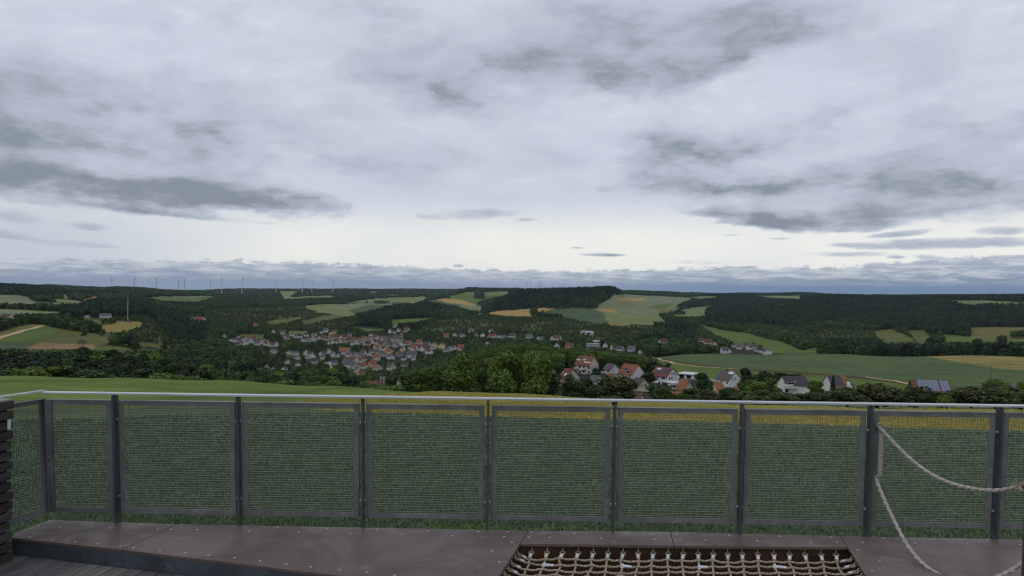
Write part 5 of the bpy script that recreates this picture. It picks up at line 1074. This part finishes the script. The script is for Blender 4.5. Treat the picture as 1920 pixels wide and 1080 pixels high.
for name, lab, cat, code, n, d0, d1, me, s0, hmul in (
  ('wheat_crop', 'blue-green young wheat growing right up to the platform', 'crop', -2, 120000, 5.5, 34, [tuft_mesh('wheat_tuft', rng, 24, .36, .22, .012, M_WHEAT, .45) for _ in range(5)], .8, 1),
  ('verge_grass', 'fresh green grass blades along the outer edge of the platform', 'grass', -2, 16000, 5.2, 12.5, [tuft_mesh('verge_tuft', rng, 18, .34, .16, .016, M_VERGE, .5) for _ in range(4)], .8, 1),
  ('barley_crop', 'ripening yellow barley beyond the green wheat', 'crop', -3, 60000, 26, 130, [tuft_mesh('barley_tuft', rng, 26, .50, .5, .035, M_BARLEY) for _ in range(4)], .9, 1),
  ('grass_crop', 'bright green grass at the near left of the field', 'grass', -4, 9000, 18, 44, [tuft_mesh('grass_tuft', rng, 14, .42, .5, .06, M_GRASSB) for _ in range(4)], 1.0, 1),):
    a, d, z = sow(n, d0, d1, code); sc_ = s0*np.clip(d/(20 if code == -2 else 45), .75, 3.0)*rng.uniform(.8, 1.25, len(a)); hz_ = rng.uniform(.8, 1.15, len(a))*(np.clip(d/22, .85, 1.25) if code == -2 else 1)
    z = z-np.array({-2: .30 if name == 'wheat_crop' else .16, -3: .455, -4: .40}[code])*hz_
    if code == -3:      # ears must not stand in front of the meadow strip beyond them
        ex, ey = proj(np.stack([d*np.sin(a), d*np.cos(a), z+.50*hz_], 1)); k_ = ey > np.interp(ex, *zip(*YEL_FAR))-.5; a, d, z, sc_, hz_ = a[k_], d[k_], z[k_], sc_[k_], hz_[k_]
    scatter(name, np.stack([d*np.sin(a), d*np.cos(a), z, sc_, hz_, rng.integers(0, len(me), len(a))], 1), me, lab, cat)

# ------------------------------------------------------------------ mesh railing
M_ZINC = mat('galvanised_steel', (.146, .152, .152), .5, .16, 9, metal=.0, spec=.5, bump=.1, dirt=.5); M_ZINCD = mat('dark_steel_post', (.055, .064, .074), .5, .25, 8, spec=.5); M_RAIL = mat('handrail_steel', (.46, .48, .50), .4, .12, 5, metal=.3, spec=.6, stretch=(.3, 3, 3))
M_WIREV = mat('wire_upright', (.07, .075, .07), .5, .1, 9, spec=.4); M_WIRE = mat('wire', (.27, .29, .26), .42, .1, 9, metal=.2, spec=.6); M_BOLT = mat('bolt_zinc', (.42, .43, .44), .35, .1, 20, metal=.4, spec=.6)
YAW, LEAN = -.0227, .0595; FX0, FY0, HR = -3.1775, 5.766, 1.061
root = empty('mesh_railing', (FX0, FY0, 0), YAW, label='grey steel railing with wire mesh panels and flat handrail along the platform edge', cat='railing')
tilt = Matrix.Rotation(LEAN, 4, 'X')     # the railing leans towards the platform
def fbuild(mb, name, m, par=None, M=None):
    o = mb.build(name, m, par or root); me = o.data; me.transform((M or Matrix())) if M is not None else None; return o
def tl(mb, M=tilt): mb.v = [tuple(M @ Vector(p)) for p in mb.v]; return mb
XC, XE = -.557, 8.9                      # corner and right end in railing coordinates
wd = Vector((-.30+.0227*.95, -.95, 0)).normalized(); WL = 1.7
Wm = Matrix.Translation((XC, 0, 0)) @ Matrix(((-wd.x, -wd.y, 0, 0), (-wd.y, wd.x, 0, 0), (0, 0, 1, 0), (0, 0, 0, 1)))   # local +x runs from the wing's near end to the corner (x from -WL to 0)
tl(MB().bb(XC-.01, XE, -.045, .012, HR-.012, HR)).build('handrail', M_RAIL, root)
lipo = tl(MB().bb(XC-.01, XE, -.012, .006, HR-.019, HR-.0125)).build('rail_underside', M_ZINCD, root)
rl = MB().bb(-WL, .0, -.045, .012, HR-.0125, HR-.0005); rl.v = [tuple(Wm @ (tilt @ Vector(p))) for p in rl.v]; rl.build('handrail', M_RAIL, root)
def panel(x0, x1, M, ang=False, zlo=.072, zhi=.995):
    fw = .040; mb = MB()
    mb.bb(x0, x1, -.004, .002, zhi-fw, zhi).bb(x0, x1, -.004, .002, zlo, zlo+fw).bb(x0, x0+fw, -.0035, .0015, zlo+fw, zhi-fw).bb(x1-fw, x1, -.0035, .0015, zlo+fw, zhi-fw)
    mb.bb(x0, x1, .002, .034, zhi-.004, zhi-.001).bb(x0, x1, .002, .034, zlo+.001, zlo+.004).bb(x0+.001, x0+.004, .002, .034, zlo+.004, zhi-.004).bb(x1-.004, x1-.001, .002, .034, zlo+.004, zhi-.004)
    mb.v = [tuple(M @ Vector(p)) for p in mb.v]; fr = mb.build('panel_frame', M_ZINC, root); ws = MB(); r_ = .00105
    z = zlo+fw+.012
    while z < zhi-fw: ws.bb(x0+fw-.01, x1-fw+.01, .005, .005+2*r_, z-r_, z+r_); z += .0205
    x = x0+fw+.012
    while x < x1-fw: ws.bb(x-r_*.55, x+r_*.55, .0078, .0078+2*r_, zlo+fw-.01, zhi-fw+.01, mi=1); x += .0205
    ws.v = [tuple(M @ Vector(p)) for p in ws.v]; ws.build('wire_mesh', [M_WIRE, M_WIREV], fr); return fr
for q in range(9):
    x = float(q)
    if q < 9:
        p_ = tl(MB().bb(x-.007, x+.007, -.040, .036, -.10, HR-.0195).bb(x+.0072, x+.0115, -.040, -.034, -.08, HR-.05)).build('post', M_ZINCD, root)
        for z in (.215, .845):
            for s in (-1, 1):
                tl(MB().bb(min(x+s*.0075, x+s*.030), max(x+s*.0075, x+s*.030), -.002, .012, z-.018, z+.006)).build('bracket', M_ZINC, p_)
                tl(MB().tube([(x+s*.018, -.016, z), (x+s*.018, -.0025, z)], .0075, 6)).build('bolt', M_BOLT, p_)
        for s in (-1, 1):
            if q == 4: tl(MB().tube([(x+s*.018, -.020, HR-.055), (x+s*.018, -.006, HR-.055)], .013, 8)).build('bolt', M_BOLT, p_)
        if q == 4: tl(MB().bb(x-.022, x+.022, -.0058, -.001, HR-.078, HR-.0195)).build('bracket', M_ZINCD, p_)
    panel(x+.030, x+.968, tilt) if q < 8 else panel(x+.030, x+.88, tilt)
panel(XC+.012, -.030, tilt); panel(-1.35, -.03, Wm @ tilt)
cn = tl(MB().bb(XC-.012, XC+.040, -.010, -.0045, .072, .995)); cn = cn.build('corner_angle', M_ZINC, root)
for z in (.22, .53, .82): tl(MB().tube([(XC+.012, -.017, z), (XC+.012, -.0105, z)], .006, 6)).build('bolt', M_BOLT, cn)

# ------------------------------------------------------------------ platform boards round the net
M_BOARD = mat('film_faced_board', (.138, .100, .086), .55, .30, .9, col2=(.086, .064, .055), spec=.4, bump=.06, detail=8, dirt=.45)
M_SCREW = mat('screw_steel', (.36, .36, .35), .4, .1, 30, metal=.3, spec=.6); M_FASC = mat('bluish_steel_beam', (.070, .084, .100), .55, .35, 2.5, col2=(.034, .042, .050), spec=.4, dirt=.6)
A13 = math.atan2(*(ray(1282, 541)[:2])); FW = np.array([math.sin(A13), math.cos(A13), 0]); RT = np.array([math.cos(A13), -math.sin(A13), 0])
def P0(px, py): return atz(px, py, 0.0)
def inter(p, d, q, e):      # crossing of two plan lines
    den = d[0]*e[1]-d[1]*e[0]; t_ = ((q[0]-p[0])*e[1]-(q[1]-p[1])*e[0])/den; return p+d*t_
fa, fb_ = P0(23, 1008.7), P0(400, 1052.5); fd = (fb_-fa)/np.linalg.norm(fb_-fa)
bk0, bk1 = P0(92, 975), P0(336, 979); lf = P0(27, 1000)
pit_l, pit_r = P0(975, 1019), P0(1590, 1026); bl, br = P0(986, 993), P0(1578, 1003)
back_d = np.array([math.cos(YAW), math.sin(YAW), 0]); back_p = np.array([FX0, FY0-.035, 0])
sl = P0(229, 1030.3)                      # seam foot on the front edge
s_top = inter(sl, FW, back_p, back_d)
seam2 = P0(1257, 997); s2f = P0(1264, 1023); NEARY = 3.0
def near_pt(p): return p+FW*((NEARY-p[1])/FW[1])
f_pit = inter(fa, fd, pit_l, FW)
pl_b, pr_b = inter(pit_l, FW, back_p, back_d), inter(pit_r, FW, back_p, back_d)
g = .003
def board(name, poly, label, th=.021):
    mb = MB().prism([(p[0], p[1]) for p in poly], -th, 0.0); o = mb.build(name, M_BOARD); tag(o, label, 'board', 'dark boards round the rope net'); bv = o.modifiers.new('bevel', 'BEVEL'); bv.width = .0015; bv.segments = 1; return o
RTn = RT*g
boards = [board('floor_board', [lf+fd*.0, fa, sl-fd*g, s_top-RTn, inter(bk0, bk1-bk0, back_p, back_d) if False else P0(92, 975)], 'dark brown board at the left corner of the platform')]
boards.append(board('floor_board', [sl+fd*g, f_pit, pit_l-RTn*0, pl_b-RTn, s_top+RTn], 'large dark brown board left of the rope net'))
boards.append(board('floor_board', [pit_l+RTn, s2f-RTn, seam2-RTn, pl_b+RTn], 'narrow dark board behind the left half of the rope net'))
boards.append(board('floor_board', [s2f+RTn, pit_r-RTn, pr_b-RTn, seam2+RTn], 'narrow dark board behind the right half of the rope net'))
rb = back_p+back_d*9.2
boards.append(board('floor_board', [pit_r+RTn*0, near_pt(pit_r), np.array([6.5, NEARY, 0]), rb, pr_b+RTn], 'dark board right of the rope net, under the hanging rope'))
def screws(bd, pts):
    for px, py in pts:
        p = P0(px, py); bd_ = MB().tube([(p[0], p[1], .0005), (p[0], p[1], .0035)], [.0095, .007], 10).build('screw', M_SCREW, bd)
screws(boards[0], [(56, 1007), (99, 1011.5), (141, 1016), (183, 1020), (226, 1024.5), (73, 986.5), (92, 979.5), (112, 988.5), (174, 981), (206, 990), (265, 983.3), (296, 992.5), (315, 984.3)])
screws(boards[1], [(250, 1027), (300, 1032), (347, 1036.7), (391, 1041.8), (440, 1046), (488, 1052), (537, 1058), (583, 1063), (637, 1068.5), (687, 1073.5), (740, 1079), (340, 984.5), (321, 993), (370, 993.7), (467, 996.5), (520, 988.7), (560, 998.3), (613, 991), (656, 1000.7), (707, 993.2), (753, 1002.7), (802, 995.2), (848, 1004.5), (893, 1072), (897, 996.7), (945, 1006.5), (952, 997.8), (960, 1017), (922, 1033), (936, 1054), (893, 1072)])
screws(boards[2], [(997, 998.5), (992, 1007.2), (1031, 1008), (1077, 1000), (1127, 1009.7), (1174, 1001.5), (1221, 1002.5), (1227, 1011.5)])
screws(boards[3], [(1269, 1003), (1275, 1012), (1323, 1012.8), (1367, 1004.8), (1420, 1014.5), (1461, 1006), (1520, 1016), (1558, 1008), (1569, 1016.8)])
screws(boards[4], [(1617, 1017), (1657, 1009.5), (1608, 1031.5), (1649, 1052.5), (1635, 1070.5), (1716, 1019), (1752, 1011), (1814, 1020), (1850, 1012), (1912, 1021.5)])
# steel beam under the front edge
DK = -.122
inset = -FW*-.012
mb = MB(); a_, b_ = fa+FW*.014-fd*.02, f_pit+FW*.014; th_ = FW*.05
mb.prism([(a_+0)[:2], (b_)[:2], (b_+th_)[:2], (a_+th_)[:2]], -.30, -.0212)
beam = mb.build('steel_beam', M_FASC); tag(beam, 'dull blue-grey steel beam with bolts under the front edge of the boards', 'beam')
for px, py in ((77, 1028), (151, 1042), (230, 1049), (309, 1060), (391, 1068)):
    r_ = ray(px, py); t_ = None; p1 = fa+FW*.014; n_ = np.array([fd[1], -fd[0], 0]); cpos = np.array([0, 0, EYE]); t_ = ((p1-cpos)@n_)/(r_@n_); p = cpos+r_*t_; n_ = -FW
    MB().tube([tuple(p+n_*.0005), tuple(p+n_*.008)], .010, 6).build('bolt', M_ZINCD, beam)
# wooden deck
M_DECK = mat('weathered_deck', (.20, .19, .18), .9, .3, 1.6, col2=(.075, .070, .066), bump=.5, stretch=(9, .7, 4), obj_rand=.7)
deck_o = empty('wooden_deck', (0, 0, 0), 0, label='weathered grey wooden plank deck below the boards at the lower left', cat='deck')
base_ = fa+FW*.0; half = .0565; rot = -A13
for q in range(-14, 22):
    c_ = base_+fd*(q*.125)-FW*1.3; o = MB().bb(-half, half, -1.3, 1.295, DK-.03, DK).build('plank', M_DECK, deck_o); o.location = (c_[0], c_[1], -.0005*(q % 3)); o.rotation_euler[2] = rot
# board-clad wall at the left
M_CLAD = mat('dark_cladding', (.065, .056, .050), .85, .4, 1.5, col2=(.030, .026, .024), bump=.3, stretch=(1, 1, 8), obj_rand=.6); M_CAP = mat('cap_board', (.22, .20, .19), .8, .2, 3, stretch=(1, 6, 1))
cl = empty('clad_wall', (0, 0, 0), 0, label='dark wall of stacked horizontal boards with a grey cap board at the left edge', cat='wall')
far_e = aty(21, 1040, 5.25); far_e[2] = 0; dirw = np.array([-.20, -1, 0]); dirw /= np.linalg.norm(dirw); lw_ = np.array([dirw[1], -dirw[0], 0])
if lw_[0] > 0: lw_ = -lw_
core = [far_e+lw_*.03+dirw*.02, far_e+lw_*.03+dirw*2.2, far_e+lw_*.35+dirw*2.2, far_e+lw_*.35+dirw*.02]
MB().prism([p[:2] for p in core], DK, 1.03).build('core', mat('dark_core', (.012, .011, .010), .9, .1, 2), cl)
random.seed(4)
for q in range(16):
    z0 = DK+.004+q*.0745; j = lw_*random.uniform(-.004, .004); sk = dirw*random.uniform(-.012, .012)
    MB().prism([(p+j+sk*(i_ in (0, 3)))[:2] for i_, p in enumerate([far_e, far_e+dirw*2.25, far_e+lw_*.38+dirw*2.25, far_e+lw_*.38])], z0, z0+.058).build('board', M_CLAD, cl)
e0 = aty(23, 748, 5.28); cz = e0[2]; e0[2] = 0
MB().prism([p[:2] for p in [e0, e0+dirw*2.3, e0+lw_*.6+dirw*2.3, e0+lw_*.6]], cz-.03, cz).build('cap', M_CAP, cl)
bp = far_e+dirw*.03-lw_*.004; MB().prism([p[:2] for p in (bp, bp+dirw*.02, bp+dirw*.02-lw_*.012, bp-lw_*.012)], .855, .925).build('clip', M_FRAME, cl)

# ------------------------------------------------------------------ pit walls and the rope net
M_PIT = mat('brown_pit_board', (.105, .050, .024), .8, .35, 2.5, col2=(.050, .026, .014), stretch=(1, 1, 4))
pit = empty('pit_frame', (0, 0, 0), 0, label='dark brown wooden frame of the opening that holds the rope net', cat='frame')
bd_ = (pit_r-pit_l)/np.linalg.norm(pit_r-pit_l); wl_, wr_ = pit_l+FW*.05-RT*.03, pit_r+FW*.05+RT*.03
def wallpoly(a, b, off, z0, z1, nm): MB().prism([p[:2] for p in (a, b, b+off, a+off)], z0, z1).build(nm, M_PIT, pit)
wallpoly(wl_, wr_, FW*.03, -.62, -.0215, 'back_board'); wallpoly(near_pt(wl_), wl_+FW*.03, -RT*.03, -.62, -.0215, 'side_board'); wallpoly(near_pt(wr_), wr_+FW*.03, RT*.03, -.62, -.0215, 'side_board')
MB().prism([p[:2] for p in (near_pt(wl_-RT*.1), near_pt(wr_+RT*.1), wr_+FW*.1, wl_+FW*.1)], -.66, -.63).build('bottom', mat('pit_floor', (.050, .028, .016), .95, .3, 2), pit)
M_ROPE = mat('hemp_rope', (.38, .32, .23), .9, .25, 60, col2=(.24, .20, .14)); M_ROPEG = mat('grey_rope', (.42, .39, .35), .9, .2, 60, col2=(.27, .25, .22)); M_FERR = mat('ferrule_aluminium', (.62, .63, .65), .3, .1, 40, metal=.0, spec=.6)
net = empty('rope_net', (0, 0, 0), 0, label='climbing net of knotted beige rope hung on steel hooks in the floor opening', cat='net')
NZ = -.108
HX = [998, 1027, 1056, 1085, 1113, 1141, 1169, 1197, 1225, 1253, 1281, 1309, 1337, 1364, 1391, 1420, 1450, 1479, 1508, 1538, 1566]
nwall = np.array([0, 0, 0]) ; n_b = np.array([bd_[1], -bd_[0], 0])
def on_back(px, py, off=0.0):         # point on the back board under a pixel
    r_ = ray(px, py); cpos = np.array([0, 0, EYE]); p1 = wl_-FW*off; t_ = ((p1-cpos)@n_b)/(r_@n_b); return cpos+r_*t_
def sp_rope(pts, name, par, r_=.0075, m=M_ROPE, tw=210, step=.006, n=9):
    pts = [Vector(p) for p in pts]; out = []
    for i_ in range(len(pts)-1):
        p0, p1, p2, p3 = pts[max(i_-1, 0)], pts[i_], pts[i_+1], pts[min(i_+2, len(pts)-1)]; k = max(2, int((p2-p1).length/step))
        for s in range(k):
            t_ = s/k; out.append(.5*((2*p1)+(p2-p0)*t_+(2*p0-5*p1+4*p2-p3)*t_*t_+(3*p1-p0-3*p2+p3)*t_**3))
    out.append(pts[-1]); return MB().tube(out, r_, n, lobes=3, twist=tw).build(name, m, par, smooth=False)
rng = np.random.default_rng(2)
hooks = [on_back(x, 1027+(x-998)*.0077) for x in HX]
ROWS = [.108+.102*k_ for k_ in range(11)]; cols = []
for i_, h_ in enumerate(hooks):
    c_ = []
    for k_, dd in enumerate(ROWS):
        sag = -.010*math.sin(math.pi*min(1, (i_+.5)/21))*min(1, k_/2); sk = (i_-10)/10*-.006*k_
        c_.append(np.array([h_[0], h_[1], 0])-FW*(dd+.009*rng.normal())+RT*(sk+.006*rng.normal())+np.array([0, 0, NZ+sag+.003*rng.normal()]))
    cols.append(c_)
def hook(p, d_in, nm='hook'):
    """steel eye on the board, rope thimble and aluminium ferrule; d_in points from the board to the net"""
    p = np.array(p); d_in = np.array(d_in)/np.linalg.norm(d_in); side = np.cross(d_in, [0, 0, 1.0]); side /= np.linalg.norm(side)
    e_ = MB().tube([tuple(p+d_in*.014+np.array([0, 0, .014])), tuple(p+d_in*.024+np.array([0, 0, .004])), tuple(p+d_in*.018-np.array([0, 0, .008])), tuple(p+d_in*.004-np.array([0, 0, .006]))], .0032, 6).build(nm, M_FERR, net)
    c_ = p+d_in*.036-np.array([0, 0, .010]); up2 = np.cross(side, d_in)
    ring = [tuple(c_+d_in*(math.cos(t_)*-.020)+side*(math.sin(t_)*.017)+np.array([0, 0, -.004*math.cos(t_)])) for t_ in np.linspace(0, 2*math.pi, 15)]
    MB().tube(ring, .0075, 7, caps=False).build('rope_eye', M_ROPE, e_)
    return e_, c_+d_in*.020
for i_, h_ in enumerate(hooks):
    e_, tip = hook(h_, -FW+np.array([0, 0, -.45])); k0 = cols[i_][0]; v_ = np.array(k0)-tip; v_ /= np.linalg.norm(v_)
    MB().tube([tuple(tip-v_*.002), tuple(tip+v_*.034)], [.0135, .0135], 10).build('ferrule', M_FERR, e_)
    sp_rope([tuple(tip+v_*.03)]+[tuple(p) for p in cols[i_]], 'rope', net)
for k_ in range(len(ROWS)):
    row = [cols[i_][k_]+np.array([0, 0, .010]) for i_ in range(21)]
    for s, wall_, ii in ((-1, wl_, 0), (1, wr_, 20)):
        # side anchor on the side board
        kp = cols[ii][k_]; tpar = (kp-wall_)@FW; wp_ = wall_+FW*(tpar+.02)+np.array([0, 0, NZ+.045]); e_, tip = hook(wp_, -s*RT+np.array([0, 0, -.3])); v_ = np.array(row[0 if s < 0 else -1])-tip; L_ = np.linalg.norm(v_); v_ /= L_
        MB().tube([tuple(tip), tuple(tip+v_*min(.034, L_*.6))], .0108, 10).build('ferrule', M_FERR, e_)
        if s < 0: row = [tip+v_*.02]+row
        else: row = row+[tip+v_*.02]
    pts = []
    for a_, b_ in zip(row[:-1], row[1:]): pts += [tuple(a_), tuple((np.array(a_)+b_)/2+np.array([0, 0, -.007]))]
    sp_rope(pts+[tuple(row[-1])], 'rope', net)
for i_, k_ in ((1, 1), (6, 1), (11, 1), (16, 1), (3, 4), (9, 4), (14, 4)):
    a_, b_ = cols[i_][k_]+np.array([0, 0, .010]), cols[i_+1][k_]+np.array([0, 0, .006]); v_ = (b_-a_)*.62
    MB().tube([tuple(a_-FW*-.022), tuple(a_-FW*.022)], .0125, 8).build('connector', M_FERR, net); MB().tube([tuple(a_), tuple(a_+v_)], [.012, .009], 8).build('connector', M_FERR, net)

# ------------------------------------------------------------------ hanging rope and the post it is tied to
def rp(l): return [tuple(aty(px, py, y)) for px, py, y in l]
YR = 5.55
rope = empty('hanging_rope', rp([(1646, 797, YR)])[0], 0, label='thick grey rope hanging in two curves between railing and the right post', cat='rope')
def rbuild(pts, nm, r_=.0125):
    o = sp_rope(pts, nm, None, r_, M_ROPEG, 120, .008, 9); o.parent = rope; o.location = -rope.location; return o
rbuild(rp([(1646, 798, YR), (1672, 826, 5.48), (1703, 857, 5.38), (1738, 884, 5.27), (1775, 903, 5.15), (1815, 914.5, 5.0), (1856, 919.5, 4.85), (1890, 917, 4.75), (1922, 908, 4.62)]), 'rope')
rbuild(rp([(1642, 896, YR), (1655, 930, 5.47), (1676, 975, 5.33), (1700, 1020, 5.18), (1730, 1056, 5.0), (1770, 1082, 4.85), (1815, 1094, 4.72), (1860, 1085, 4.62), (1895, 1070, 4.58), (1925, 1050, 4.56)]), 'rope')
o = MB().tube([Vector(p) for p in rp([(1650, 800, YR+.01), (1653.5, 822, YR), (1653, 850, YR), (1651.5, 878, YR), (1647, 895, YR)])], .011, 12).build('tie', M_ROPEG, rope); o.location = -rope.location
pa, pb_ = np.array(rp([(1653, 812, YR-.005)])[0]), np.array(rp([(1650, 892, YR-.005)])[0]); hel = []
for q in range(340):
    t_ = q/339; a_ = t_*26*2*math.pi; hel.append(tuple(pa*(1-t_)+pb_*t_+np.array([math.cos(a_)*.013, math.sin(a_)*.013, 0])))
o = MB().tube(hel, .0062, 6).build('winding', M_ROPEG, rope); o.location = -rope.location
for px, py in ((1648, 797), (1645, 895)):
    c_ = np.array(rp([(px, py, YR-.01)])[0]); o = MB().tube([tuple(c_+np.array([math.cos(a)*.018, -.01*math.sin(a), math.sin(a)*.016])) for a in np.linspace(0, 6.283, 13)], .005, 6, caps=False).build('shackle', M_BOLT, rope); o.location = -rope.location
kn = rp([(1922, 910, 4.62)])[0]; kb = MB()
for q in range(16):
    a = q*.9; kb.tube([(kn[0]-.03+.01*math.cos(a), kn[1]+.02*math.sin(a), kn[2]+.01*math.sin(a*2)), (kn[0]-.045-.02*math.cos(a), kn[1]-.01+.045*math.sin(a*1.3), kn[2]+.035*math.cos(a*1.7))], [.010, .003], 5)
o = kb.build('frayed_knot', M_ROPE, rope); o.location = -rope.location
pq = np.array(rp([(1915, 1090, 4.5)])[0]); pq[2] = 0; pt_ = np.array(rp([(1923, 905, 4.55)])[0])
ax = (pt_-pq); po = MB().tube([tuple(pq+np.array([.06, 0, .0])), tuple(pq+np.array([.06, 0, 0])+ax*1.35)], [.055, .05], 14).build('wooden_post', mat('post_wood', (.07, .06, .05), .85, .4, 4, col2=(.035, .03, .026), stretch=(6, 6, 1))); tag(po, 'dark round post at the lower right edge that carries the rope', 'post')
# platform structure under the boards
su = empty('platform_frame', (0, 0, 0), 0, label='hidden steel legs carrying the platform above the wheat', cat='frame')
for x in (-3.6, -1.2, 1.2, 3.6, 6.0): MB().bb(x-.05, x+.05, FY0-.6, FY0-.5, -2.8, -.7).build('leg', M_ZINCD, su)
# haze
HZ = True
if HZ:
    hz = MB().bb(-16000, 16000, -500, 14000, -260, 190).build('haze', None) if False else None
    mb = MB().bb(-16000, 16000, -300, 14000, -240, 175); me = bpy.data.meshes.new('haze'); me.from_pydata(mb.v, [], mb.f); hz = bpy.data.objects.new('haze', me); COL.objects.link(hz)
    hm_ = bpy.data.materials.new('haze'); hm_.use_nodes = True; t = NT(hm_.node_tree); t.t.nodes.clear(); pv = t.n('ShaderNodeVolumePrincipled'); pv.inputs['Color'].default_value = (.55, .74, .90, 1); pv.inputs['Density'].default_value = HAZE_D; pv.inputs['Anisotropy'].default_value = .0
    ou = t.n('ShaderNodeOutputMaterial'); t.l(pv.outputs[0], ou.inputs['Volume']); me.materials.append(hm_); tag(hz, 'thin blue air over the far hills', kind='stuff')
